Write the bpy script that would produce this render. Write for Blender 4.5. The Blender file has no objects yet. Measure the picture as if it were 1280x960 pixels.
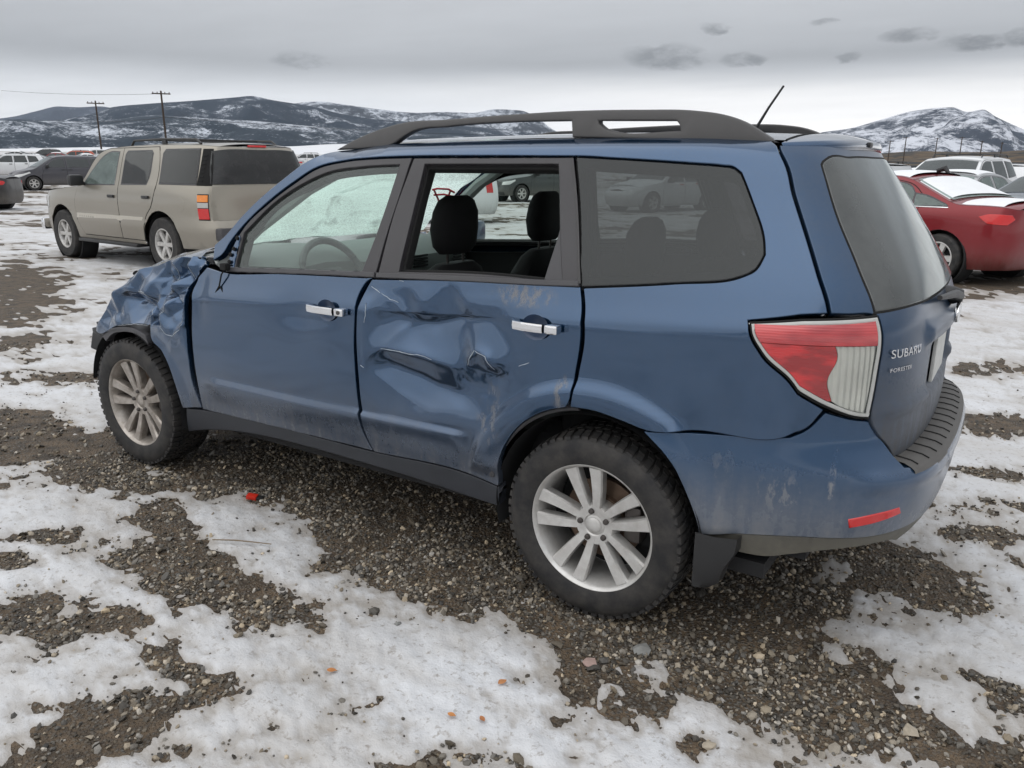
import bpy, bmesh, math, random
import numpy as np
from mathutils import Vector, Matrix, Euler, noise
from mathutils.geometry import delaunay_2d_cdt

S = bpy.context.scene
COL = S.collection
random.seed(7); RNG = np.random.default_rng(7)

# ---------------------------------------------------------------- camera
cam_d = bpy.data.cameras.new('camera'); cam = bpy.data.objects.new('camera', cam_d); COL.objects.link(cam)
cam_d.sensor_width = 36; cam_d.lens = 27.7587; cam_d.clip_start = .05; cam_d.clip_end = 30000
YAW, PITCH, ROLL = -.575234, .271180, .005687
fw = Vector((math.sin(YAW)*math.cos(PITCH), math.cos(YAW)*math.cos(PITCH), -math.sin(PITCH)))
rt = Vector((math.cos(YAW), -math.sin(YAW), 0)); up = rt.cross(fw)
rt2 = math.cos(ROLL)*rt + math.sin(ROLL)*up; up2 = -math.sin(ROLL)*rt + math.cos(ROLL)*up
cam.matrix_world = Matrix(((rt2.x, up2.x, -fw.x, 4.65053), (rt2.y, up2.y, -fw.y, -3.05984), (rt2.z, up2.z, -fw.z, 1.52017), (0, 0, 0, 1)))
S.camera = cam

# ---------------------------------------------------------------- sky, sun, exposure
W = bpy.data.worlds.new('World'); S.world = W; W.use_nodes = True
nt = W.node_tree; nt.nodes.clear()
def wn(t, **k):
    n = nt.nodes.new(t)
    for a, b in k.items(): setattr(n, a, b)
    return n
def wl(a, b): nt.links.new(a, b)
SUN_EL, SUN_AZ = math.radians(50), math.radians(152)   # sun behind the cloud, over the photographer's shoulder
wo = wn('ShaderNodeOutputWorld'); bg = wn('ShaderNodeBackground'); bg.inputs[1].default_value = .1
sky = wn('ShaderNodeTexSky', sky_type='NISHITA', sun_disc=False, sun_elevation=SUN_EL, sun_rotation=SUN_AZ)
tc = wn('ShaderNodeTexCoord'); sep = wn('ShaderNodeSeparateXYZ'); wl(tc.outputs['Generated'], sep.inputs[0])
def wm(op, a, b=None, c=None):
    n = wn('ShaderNodeMath', operation=op)
    for i, v in enumerate((a, b, c)):
        if v is None: continue
        if isinstance(v, (int, float)): n.inputs[i].default_value = v
        else: wl(v, n.inputs[i])
    return n.outputs[0]
zc = wm('MAXIMUM', sep.outputs[2], 0.012)
px = wm('DIVIDE', sep.outputs[0], wm('ADD', zc, .05)); py = wm('DIVIDE', sep.outputs[1], wm('ADD', zc, .05))
cv = wn('ShaderNodeCombineXYZ'); wl(px, cv.inputs[0]); wl(py, cv.inputs[1])
rot = wn('ShaderNodeMapping'); rot.inputs['Rotation'].default_value = (0, 0, -.58); rot.inputs['Scale'].default_value = (.55, 1.0, 1)
wl(cv.outputs[0], rot.inputs[0])
def wnoise(vec, scale, detail=5, rough=.55):
    n = wn('ShaderNodeTexNoise'); n.inputs['Scale'].default_value = scale; n.inputs['Detail'].default_value = detail
    n.inputs['Roughness'].default_value = rough; wl(vec, n.inputs['Vector']); return n.outputs['Fac']
def wramp(f, stops):
    r = wn('ShaderNodeValToRGB'); e = r.color_ramp.elements
    while len(e) < len(stops): e.new(.5)
    for el, (p_, c_) in zip(e, stops): el.position = p_; el.color = (*c_, 1) if not isinstance(c_, (int, float)) else (c_, c_, c_, 1)
    wl(f, r.inputs[0]); return r.outputs[0]
n1 = wnoise(rot.outputs[0], .32, 5, .5); n2 = wnoise(rot.outputs[0], 1.1, 6, .6)
# brightness of an overcast deck: brightest overhead, a grey belt low down and a clear white gap near the horizon
elev = wm('ADD', sep.outputs[2], wm('MULTIPLY', wm('SUBTRACT', n1, .5), .045))
deck = wramp(elev, [(0, .74), (.045, .76), (.075, .66), (.095, .50), (.112, .37), (.145, .45), (.18, .49), (.24, .42), (.55, .85), (1, 1.05)])
lum = wm('MULTIPLY', deck, wm('ADD', .83, wm('MULTIPLY', n1, .34)))
lum = wm('MULTIPLY', lum, wm('ADD', .86, wm('MULTIPLY', n2, .28)))
# the gap of bright cloud is wider towards the right (east) of the view
az = wm('ADD', wm('MULTIPLY', sep.outputs[0], .83), wm('MULTIPLY', sep.outputs[1], .55))
gap = wm('MULTIPLY', wramp(wm('ADD', .5, wm('MULTIPLY', az, .5)), [(0, 0.0), (.22, .12), (.42, .30), (.60, .9), (.75, 1.0), (1, 1.0)]), wramp(elev, [(0, 1.0), (.080, 1.0), (.104, 0.0)]))
lum = wm('ADD', lum, wm('MULTIPLY', gap, .26))
# ragged scraps of dark scud hanging under the deck: bearing, height, half sizes
bear = wm('ARCTAN2', sep.outputs[1], sep.outputs[0]); scud = None
nz = wn('ShaderNodeMapping'); nz.inputs['Scale'].default_value = (26, 26, 60); wl(tc.outputs['Generated'], nz.inputs[0]); n3 = wnoise(nz.outputs[0], 1.0, 5, .62)
bear2 = wm('ADD', bear, wm('MULTIPLY', wm('SUBTRACT', n3, .5), .05)); hgt2 = wm('ADD', sep.outputs[2], wm('MULTIPLY', wm('SUBTRACT', n3, .5), .02))
for (a, e, ra, re_) in [(1.971, 0.1213, 0.0471, 0.0143), (1.8854, 0.1162, 0.0245, 0.0075), (1.9144, 0.1482, 0.0176, 0.0057), (1.7995, 0.151, 0.0148, 0.0047), (1.7709, 0.1142, 0.0162, 0.0064), (1.7141, 0.1334, 0.0304, 0.0084), (1.6533, 0.1239, 0.03, 0.0083), (1.6114, 0.1257, 0.0178, 0.0088), (2.3933, 0.1123, 0.0322, 0.0092)]:
    qa = wm('DIVIDE', wm('SUBTRACT', bear2, a), ra*1.15); qe = wm('DIVIDE', wm('SUBTRACT', hgt2, e), re_*1.1)
    m_ = wm('MAXIMUM', wm('SUBTRACT', 1.0, wm('ADD', wm('MULTIPLY', qa, qa), wm('MULTIPLY', qe, qe))), 0.0)
    scud = m_ if scud is None else wm('MAXIMUM', scud, m_)
scud = wm('MULTIPLY', wramp(scud, [(.05, 0.0), (.7, 1.0)]), wramp(n3, [(.38, 0.2), (.60, 1.0)]))
lum = wm('MULTIPLY', lum, wm('SUBTRACT', 1.0, wm('MULTIPLY', scud, .44)))
tint = wn('ShaderNodeMix', data_type='RGBA'); tint.inputs[6].default_value = (9.7, 9.95, 10.35, 1); tint.inputs[7].default_value = (10.3, 10.1, 9.9, 1); wl(gap, tint.inputs[0])
cl = wn('ShaderNodeVectorMath', operation='SCALE'); wl(tint.outputs[2], cl.inputs[0]); wl(lum, cl.inputs['Scale'])
mx = wn('ShaderNodeMix', data_type='RGBA'); mx.inputs[0].default_value = .96; wl(sky.outputs[0], mx.inputs[6]); wl(cl.outputs[0], mx.inputs[7])
wl(mx.outputs[2], bg.inputs[0]); wl(bg.outputs[0], wo.inputs[0])

sun_d = bpy.data.lights.new('sun', 'SUN'); sun = bpy.data.objects.new('sun', sun_d); COL.objects.link(sun)
sun_d.energy = 1.0; sun_d.angle = math.radians(95); sun_d.color = (1, .97, .92)
sun.rotation_euler = (math.radians(90) - SUN_EL, 0, math.radians(-28))
S.view_settings.view_transform = 'Standard'; S.view_settings.look = 'None'; S.view_settings.gamma = 1
S.view_settings.use_curve_mapping = False; S.view_settings.exposure = .30
S.render.engine = 'CYCLES'; S.cycles.use_denoising = True; S.cycles.max_bounces = 8; S.cycles.transparent_max_bounces = 16
S.cycles.sample_clamp_indirect = 6; S.cycles.caustics_reflective = False; S.cycles.caustics_refractive = False
# ---------------------------------------------------------------- body surfaces
class Curve:
    """monotone cubic through (x, y) knots"""
    def __init__(self, pts):
        p = np.array(pts, float); self.x, self.y = p[:, 0], p[:, 1]
        h = np.diff(self.x); d = np.diff(self.y) / h
        m = np.zeros(len(self.x)); m[0], m[-1] = d[0], d[-1]
        for i in range(1, len(m) - 1):
            if d[i-1] * d[i] > 0:
                w1, w2 = 2*h[i] + h[i-1], h[i] + 2*h[i-1]
                m[i] = (w1 + w2) / (w1/d[i-1] + w2/d[i])
        self.m = m
    def __call__(self, q):
        q = np.clip(np.asarray(q, float), self.x[0], self.x[-1])
        i = np.clip(np.searchsorted(self.x, q) - 1, 0, len(self.x) - 2)
        h = self.x[i+1] - self.x[i]; t = (q - self.x[i]) / h
        return ((1+2*t)*(1-t)**2*self.y[i] + t*(1-t)**2*h*self.m[i]
                + t*t*(3-2*t)*self.y[i+1] + t*t*(t-1)*h*self.m[i+1])

def sstep(a, b, x):
    t = np.clip((np.asarray(x, float) - a) / (b - a), 0, 1); return t*t*(3-2*t)

class Body:
    """closed plan curve (rounded super-ellipse) for each height z.
    u runs -2 front centre, -1 front left corner, 1 rear left corner, 2 rear centre, 3 rear right corner, 5 front right corner"""
    def __init__(self, half_width, rear, front, mid, n_rear=6.5, n_front=5.0, roof_line=None, roof_ref=1.6, crown=0.):
        self.crown = crown
        self.b, self.r, self.f, self.mid = Curve(half_width), Curve(rear), Curve(front), mid
        self.nr, self.nf, self.roof, self.ref = n_rear, n_front, (Curve(roof_line) if roof_line else None), roof_ref
    def half(self, x, z):
        if self.roof is None: return self.b(z)
        lift = .05 * (np.clip(x, .9, 4.4) - 2.6) * sstep(.6, .95, z) * (1 - sstep(1.15, 1.45, z))
        return self.b(z - lift + (self.ref - self.roof(x)) * sstep(1.1, 1.55, z))
    def dims(self, x, z):
        back = np.asarray(x) > self.mid
        a = np.where(back, self.r(z) - self.mid, self.mid - self.f(z))
        n = np.where(back, self.nr, self.nf)
        return a, n
    def at(self, u, z):
        u = np.asarray(u, float); z = np.asarray(z, float)
        cx = np.select([u < -1, u <= 1, u <= 3], [-1+0*u, u, 1+0*u], 4 - u)
        cy = np.select([u < -1, u <= 1, u <= 3], [-(u + 2), -1+0*u, u - 2], 1+0*u)
        cx = np.where(u > 5, -1, cx); cy = np.where(u > 5, 6 - u, cy)
        back = cx > 0
        a = np.where(back, self.r(z) - self.mid, self.mid - self.f(z)); n = np.where(back, self.nr, self.nf)
        k = (np.abs(cx)**n + np.abs(cy)**n) ** (-1/n)
        x = self.mid + a*cx*k
        y = self.half(x, z) * cy * k
        if self.crown: x = x - self.crown*y*y*sstep(self.mid+.6, self.mid+2.0, x)
        return np.stack([x, y, z + 0*x], -1)
    def flat(self, x, y):
        """undo the plan crown of the tail"""
        if not self.crown: return x
        x0 = x
        for _ in range(6): x0 = x + self.crown*y*y*sstep(self.mid+.6, self.mid+2.0, x0)
        return x0
    def g(self, P):
        x, y, z = P[..., 0], P[..., 1], P[..., 2]
        x = self.flat(x, y)
        a, n = self.dims(x, z)
        return (np.abs(x-self.mid)/a)**n + (np.abs(y)/self.half(x, z))**n - 1
    def u_of(self, P):
        x, y, z = P[..., 0], P[..., 1], P[..., 2]
        x = self.flat(x, y)
        a, n = self.dims(x, z)
        cx = (x-self.mid)/a; cy = y/self.half(x, z)
        side = np.abs(cy) >= np.abs(cx)
        us = np.where(cy < 0, cx/np.maximum(-cy, 1e-9), 4 - cx/np.maximum(cy, 1e-9))
        ur = np.where(cx > 0, 2 + cy/np.maximum(cx, 1e-9), -2 - cy/np.minimum(cx, -1e-9)*-1)
        return np.where(side, us, ur)
    def u_at(self, x, z):
        """left side u for a given x"""
        x = np.asarray(x, float)
        if self.crown: x = self.flat(x, .97*self.half(x, z))
        a, n = self.dims(x, z); t = np.clip((x-self.mid)/a, -.9999, .9999)
        c = np.abs(t)/(1-np.abs(t)**n)**(1/n); c = np.sign(t)*c
        return np.where(np.abs(c) <= 1, c, np.sign(c)*(2 - 1/np.maximum(np.abs(c), 1e-9)))
    def normal(self, u, z):
        e = 1e-3
        du = self.at(u+e, z) - self.at(u-e, z); dz = self.at(u, z+e) - self.at(u, z-e)
        n = np.cross(du, dz); return n / np.maximum(np.linalg.norm(n, axis=-1, keepdims=True), 1e-12)

# the blue wagon: x = 0 nose .. 4.54 tail, left side is -y
WIDTH = [(.16,.78),(.20,.812),(.26,.838),(.34,.856),(.5,.877),(.62,.886),(.74,.890),(.84,.8885),(.93,.8855),(.990,.8815),(1.003,.8765),(1.05,.857),
         (1.09,.842),(1.14,.824),(1.30,.760),(1.46,.696),(1.52,.671),(1.555,.652),(1.58,.625),(1.595,.590),(1.60,.575),(1.63,.50)]
REAR = [(.20,4.43),(.55,4.44),(.75,4.458),(.90,4.456),(1.0,4.456),(1.06,4.450),(1.135,4.425),(1.227,4.370),(1.34,4.295),(1.475,4.203),(1.565,4.14),(1.61,4.12),(1.64,4.11)]
FRONT = [(.16,.10),(.40,.02),(.60,.0),(.75,.03),(.88,.13),(.95,.22),(1.02,.30),(1.7,.30)]
ROOF = [(1.6,1.573),(2.2,1.576),(2.5,1.600),(3.25,1.610),(3.7,1.607),(4.0,1.595),(4.2,1.588)]
body = Body(WIDTH, REAR, FRONT, 2.2, roof_line=ROOF, crown=.11)
BREAR = [(.20,4.30),(.30,4.40),(.36,4.46),(.44,4.512),(.54,4.532),(.61,4.536),(.66,4.520),(.72,4.478),(.76,4.458),(.9,4.455)]
BWIDTH = [(.16,.78),(.20,.795),(.26,.826),(.34,.852),(.46,.874),(.60,.887),(.70,.889),(.84,.8885),(1.0,.87)]
bump = Body(BWIDTH, BREAR, FRONT, 2.2, n_rear=5.8, crown=.09)
# outlines on the body surface, (u, z)
OUT = {
 'fender': [(-0.3203,1.1823),(-0.395,1.1447),(-0.4856,1.0805),(-0.5808,1.0129),(-0.6353,0.9207),(-0.6747,0.901),(-0.6943,0.8071),(-0.7428,0.7059),(-0.7484,0.6741),(-0.7167,0.6689),(-0.6168,0.7321),(-0.5488,0.7571),(-0.4796,0.7663),(-0.468,0.7017),(-0.4379,0.6541),(-0.4148,0.5933),(-0.4034,0.5129),(-0.396,0.3806),(-0.3319,0.4015),(-0.3446,0.5252),(-0.3433,0.6237),(-0.3445,0.7279),(-0.3499,0.8067),(-0.3581,0.8849),(-0.3729,0.9606),(-0.3776,1.0259),(-0.3473,1.0809),(-0.325,1.1268)],
 'front_door': [(-0.2759,1.0582),(-0.0741,1.0789),(0.1667,1.102),(0.1611,1.0966),(0.1425,1.0376),(0.1409,0.9632),(0.1376,0.847),(0.138,0.7095),(0.1427,0.5542),(0.1516,0.4544),(0.162,0.4133),(-0.3286,0.3967),(-0.3258,0.5317),(-0.3251,0.6139),(-0.3256,0.7178),(-0.3293,0.8117),(-0.3395,0.9041),(-0.3569,0.978),(-0.3566,1.0242),(-0.3322,1.0692)],
 'rear_door': [(0.1672,1.0977),(0.3801,1.1295),(0.5208,1.1401),(0.5896,1.145),(0.5944,1.0845),(0.5975,0.9809),(0.5909,0.867),(0.5835,0.7701),(0.5799,0.7593),(0.538,0.7298),(0.4953,0.6681),(0.4678,0.5945),(0.4495,0.5096),(0.4411,0.4001),(0.3866,0.4187),(0.1656,0.4097),(0.1556,0.4562),(0.1482,0.5871),(0.1434,0.7707),(0.1442,0.9161),(0.1484,1.0039),(0.165,1.0915)],
 'quarter_glass': [(0.5972,1.5458),(0.6808,1.5389),(0.7635,1.5318),(0.8402,1.5246),(0.9062,1.5181),(0.9301,1.5124),(0.9416,1.4975),(0.9467,1.4168),(0.9508,1.3185),(0.9437,1.2741),(0.9175,1.2333),(0.8878,1.2142),(0.7581,1.1817),(0.5911,1.1465)],
 'lamp': [(0.8895,1.0903),(1.2116,1.1186),(1.2187,1.0857),(1.2154,0.9875),(1.2112,0.8862),(1.2037,0.8198),(1.1474,0.8276),(1.0742,0.8543),(0.9789,0.9282),(0.913,1.0065),(0.8941,1.0543)],
 'body_side_top': [(-0.3214,1.1667),(-0.2929,1.2056),(-0.2508,1.284),(-0.189,1.3817),(-0.1295,1.4596),(-0.0704,1.5319),(-0.038,1.5595)],
 'body_side_rest': [(1.0657,1.5819),(1.0816,1.5467),(1.0679,1.4376),(1.0645,1.2958),(1.0642,1.1227),(0.8871,1.0932),(0.8911,1.0521),(0.9101,1.0038),(0.9766,0.9244),(1.0674,0.85),(1.0152,0.7832),(0.9888,0.7678),(0.8093,0.7484),(0.7229,0.731),(0.6801,0.7478),(0.6311,0.764),(0.5887,0.7636),(0.5967,0.8681),(0.6047,0.9825),(0.6001,1.0856),(0.5955,1.1423),(0.7577,1.1772),(0.8887,1.21),(0.9202,1.2313),(0.9471,1.2732),(0.9547,1.3208),(0.9503,1.4191),(0.9458,1.501),(0.9333,1.5164),(0.9072,1.522),(0.841,1.5287),(0.764,1.5357),(0.681,1.5429),(0.5972,1.5497),(0.5905,1.5497),(0.3872,1.5515),(0.2235,1.5505),(0.1227,1.5453),(0.0386,1.5338),(-0.0441,1.5),(-0.0918,1.4509),(-0.1642,1.3631),(-0.2433,1.2391),(-0.2662,1.1896),(-0.2863,1.1298),(-0.3139,1.1025)],
 'front_frame': [(-0.2564,1.0644),(-0.2528,1.1809),(-0.2377,1.2329),(-0.1607,1.3584),(-0.0883,1.4461),(-0.0418,1.4953),(0.0401,1.5289),(0.125,1.5401),(0.2223,1.5452),(0.2064,1.4291),(0.1845,1.2637),(0.1707,1.1085)],
 'front_glass': [(-0.2306,1.0831),(-0.2272,1.2285),(-0.1449,1.3592),(-0.052,1.4536),(0.0044,1.4897),(0.0885,1.5095),(0.1935,1.5195),(0.1681,1.3276),(0.1373,1.116)],
 'sail': [(-0.2561,1.0796),(-0.2516,1.1608),(-0.2395,1.2176),(-0.2346,1.2063),(-0.2334,1.0827)],
 'rear_frame': [(0.1754,1.1079),(0.1944,1.3384),(0.2276,1.5437),(0.5888,1.5464),(0.5882,1.1484)],
 'rear_opening': [(0.2219,1.1358),(0.2382,1.3332),(0.2567,1.5215),(0.5578,1.5238),(0.5529,1.3218),(0.5556,1.1554),(0.3955,1.1557)],
 'quarter_trim': [(0.553,1.3268),(0.5578,1.1521),(0.5176,1.152)],
 'sill': [(-0.3958,0.3724),(-0.3318,0.3873),(0.1613,0.404),(0.3862,0.4119),(0.4408,0.3934),(0.4372,0.311),(0.1844,0.3382),(-0.3462,0.2797),(-0.4277,0.2352)],
 'bumper_top': [(0.7091,0.7213),(0.8048,0.738),(0.9985,0.7567),(1.0285,0.7738),(1.0833,0.8371),(1.1609,0.8166),(1.2198,0.8087),(1.2326,0.7919),(1.2769,0.7417),(1.2779,0.7084)],
 'bumper_arch': [(0.8037,0.4141),(0.7804,0.4991),(0.756,0.5855),(0.7328,0.6593)],
 'bumper_low': [(0.8809,0.3493),(0.9928,0.3567),(1.102,0.3968),(1.1653,0.4067)],
 'valance': [(0.8045,0.411),(0.9306,0.4393),(1.1044,0.4547)],
 'reflector': [(1.109,0.5201),(1.1773,0.5352),(1.2761,0.5482),(1.2909,0.5267),(1.1985,0.5062),(1.1186,0.4896)],
 'tg_tg_glass': [(1.229,1.522),(1.2576,1.5348),(1.4763,1.543),(1.8304,1.5437),(1.197,1.392),(1.1998,1.2608),(1.2061,1.1261),(1.347,1.1325),(1.655,1.1301)],
 'tg_seam_r': [(1.0765,1.582),(1.0926,1.5467),(1.0779,1.4376),(1.0736,1.2959),(1.0725,1.1229),(1.217,1.1215)],
 'tg_low': [(1.2248,1.0854),(1.2215,0.9871),(1.2173,0.8857),(1.2133,0.819),(1.226,0.7961),(1.3279,0.7068),(1.3576,0.6774)],
 'tg_text': [(1.2517,0.9981),(1.44,0.9973),(1.2449,1.0216),(1.4242,1.028)],
 'tg_fo': [(1.2574,0.9555),(1.3712,0.9587)],
 'tg_ledge': [(1.4204,0.8396),(1.9257,0.8182)],
 'tg_plate': [(1.4534,1.0455),(1.4897,0.9482),(1.5944,1.0265)],
 'dent_rear': [(2.6276,1.0324,0),(2.8335,1.0416,0.003),(3.0245,1.0501,0.005),(3.2016,1.0598,0.005),(3.3125,1.0669,0),(2.6125,0.9367,0.025),(2.7116,0.969,0.04),(2.7733,0.9547,0.05),(2.873,0.968,0.05),(3.0114,1.0062,0.045),(3.1197,1.0148,0.03),(3.2365,0.9969,0.015),(2.5748,1.0071,0.002),(2.5765,0.9436,0.003),(2.5673,0.8659,0.005),(2.5512,0.7633,0.006),(2.6463,0.8452,0.012),(2.7651,0.8424,0.015),(2.8856,0.8301,0.018),(2.9759,0.8188,0.02),(3.0448,0.8389,0.032),(3.0873,0.8954,0.006),(3.1534,0.8543,0.002),(3.162,0.8284,0.036),(3.118,0.8219,0.022),(3.0138,0.8654,0.028),(3.0137,0.8066,0.034),(2.6657,0.7852,0.04),(2.7768,0.763,0.046),(2.8966,0.7273,0.046),(2.9996,0.712,0.04),(3.0754,0.7559,0.034),(3.1481,0.7675,0.03),(2.5626,0.7537,0.01),(2.7028,0.6849,0.022),(2.8389,0.6517,0.02),(2.9972,0.6577,0.012),(3.0978,0.665,0.015),(3.1696,0.6357,0.01),(3.218,0.8286,0.015),(3.2395,0.9007,0.011),(3.2188,0.7484,0.015),(3.2748,0.837,0.007),(3.3277,0.9315,0.003),(3.3521,0.8484,0),(3.2414,0.6805,0.005),(2.8355,0.604,0.002),(2.6653,0.5865,0.002),(3.0208,0.6185,0.002),(2.5291,1.0648,0),(3.4634,1.1438,0),(3.2965,1.1299,0.002),(2.9449,1.1098,0.004),(2.7517,1.0887,0.002),(3.4906,1.0252,0),(3.4877,0.8868,0),(3.4611,0.7686,0),(3.3325,0.7071,0),(3.228,0.6046,0.003),(3.1817,0.5082,0),(3.1676,0.4032,0),(3.0434,0.42,0),(2.8147,0.4149,0),(2.5658,0.4092,0),(2.5287,0.5616,0),(2.5127,0.6888,0),(2.5153,0.8594,0),(2.5253,0.9707,0),(2.6532,1.0652,0.006),(2.5754,1.0585,0.009)],
 'dent_fender': [(0.8666,0.8966,-0.01),(0.9318,0.8786,0.03),(1.0388,0.8732,0.06),(1.1236,0.8497,0.06),(1.1495,0.9159,0),(1.08,0.9248,0),(0.9706,0.8007,0.01),(0.8721,0.7728,0),(0.7871,0.7628,0.01),(0.6879,0.716,0),(1.1974,0.889,0.04),(1.2297,0.8132,0.04),(1.1974,0.8256,-0.01),(1.2725,0.8337,-0.01),(1.3315,0.8944,-0.01),(1.2667,0.9191,0.03),(1.3588,0.9278,0.03),(1.394,0.8775,0.05),(1.4064,0.817,0.03),(1.3239,0.8235,0),(1.2839,0.7716,-0.005),(1.3508,0.7398,-0.005),(1.4426,0.8055,-0.01),(1.4589,0.8993,0),(1.3315,1.0586,-0.02),(1.3558,0.9643,-0.01),(1.314,0.9977,0.04),(1.2657,1.0162,0.04),(1.2543,0.9778,0.03),(1.1934,0.9877,0.01),(1.1197,0.9892,0),(1.3879,1.048,0.05),(1.4343,0.9929,0.05),(1.4518,1.0673,-0.02),(1.4713,0.967,-0.01),(1.4992,1.0925,0.03),(1.4971,1.0633,0.02),(1.5392,1.1169,0),(1.5759,1.1765,0),(1.578,1.1265,0),(1.5405,1.0809,0.005),(1.4851,1.0261,0.005),(1.4683,0.9595,0),(1.4527,0.8066,0),(1.4457,0.6482,0),(1.4521,0.4852,0),(1.4762,0.4048,0),(1.3454,0.381,0),(1.3193,0.514,0),(1.2901,0.5934,0),(1.2391,0.6524,0.005),(1.1769,0.702,0),(1.1679,0.7644,0.003),(1.0235,0.7556,0),(0.8803,0.73,0.005),(0.6818,0.6669,0),(0.6388,0.692,0),(0.7587,0.8103,0),(0.9412,0.9196,0),(1.109,1.0129,0),(1.2816,1.0835,0),(1.4523,1.1462,0)],
 'rail': [(2.174,1.574),(2.259,1.61),(2.383,1.649),(2.505,1.674),(2.74,1.683),(3.025,1.693),(3.283,1.698),(3.517,1.695),(3.703,1.687),(3.778,1.676),(3.853,1.651),(3.915,1.615),(3.958,1.588),(3.93,1.588),(3.742,1.594),(3.282,1.611),(3.27,1.665),(3.03,1.666),(2.744,1.656),(2.56,1.637),(2.522,1.619),(2.485,1.597),(2.352,1.581)],
 'rail_slot': [(3.373,1.663),(3.644,1.657),(3.656,1.645),(3.662,1.626),(3.429,1.63),(3.398,1.639),(3.375,1.655)],
 'scratch_wing': [(1.3354,1.0664),(1.3343,1.0142),(1.3528,0.9567),(0,0),(1.4528,1.082),(1.4605,1.0315),(1.4713,0.967),(0,0),(1.3315,0.8944),(1.3011,0.8524),(1.2502,0.8154),(0,0),(1.1409,0.9228),(1.1748,0.8709),(1.2043,0.8263),(1.1725,0.7948),(0,0),(1.2839,0.7716),(1.3123,0.7431),(1.3574,0.7406),(1.4058,0.7662),(1.4463,0.8059),(0,0),(0.9796,0.8996),(1.0825,0.9212),(1.1486,0.922),(0,0),(0.8807,0.7317),(1.0238,0.7573),(1.1538,0.7628),(0,0)],
 'scratch_rear': [(2.6463,0.8452),(2.7099,0.8459),(2.7651,0.8424),(2.8328,0.844),(2.8857,0.8343),(0,0),(3.0849,0.8951),(3.0571,0.861),(3.0386,0.8329),(0,0),(3.0873,0.8954),(3.1354,0.8818),(3.1619,0.8354),(0,0),(2.5731,1.0121),(2.5753,0.9651),(2.5691,0.9373),(0,0),(2.579,1.0711),(2.6034,1.0629),(2.6282,1.0528),(0,0),(2.6352,1.0534),(2.6763,1.0369),(2.7138,1.0304),(0,0),(3.263,0.8628),(3.2797,0.872),(3.3073,0.8827),(0,0),(2.541,0.7675),(2.5554,0.7583),(0,0),(2.7124,1.1056),(2.7341,1.1023),(0,0)],
 'crease_rear': [(0.0135,0.03),(2.5949,0.8197),(2.6463,0.8452),(2.7099,0.8459),(2.7651,0.8424),(2.8328,0.844),(2.8857,0.8343),(2.9504,0.8224),(3.0137,0.817),(0,0),(0.015,0.016),(3.0873,0.8954),(3.0571,0.861),(3.0386,0.8309),(0,0),(0.016,0.016),(3.0873,0.8954),(3.1354,0.8818),(3.1619,0.8324),(0,0),(0.007,0.018),(2.5714,1.017),(2.569,0.9319),(2.5557,0.764),(0,0),(0.009,0.022),(2.6211,1.0522),(2.7017,1.0243),(2.78,0.9607),(2.7111,0.9052),(2.6536,0.8494),(0,0),(-0.008,0.022),(2.78,0.9607),(2.886,0.9622),(3.0114,1.0062),(3.054,1.0343),(0,0),(0.006,0.025),(2.5774,0.7558),(2.7028,0.6849),(2.8651,0.6396),(3.0355,0.6624),(0,0),(-0.005,0.015),(3.0137,0.8066),(3.0135,0.7775),(3.0631,0.7539),(0,0),(-0.004,0.024),(2.6657,0.7852),(2.7766,0.7575),(2.8966,0.7273),(2.9996,0.712),(0,0)],
}
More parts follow.
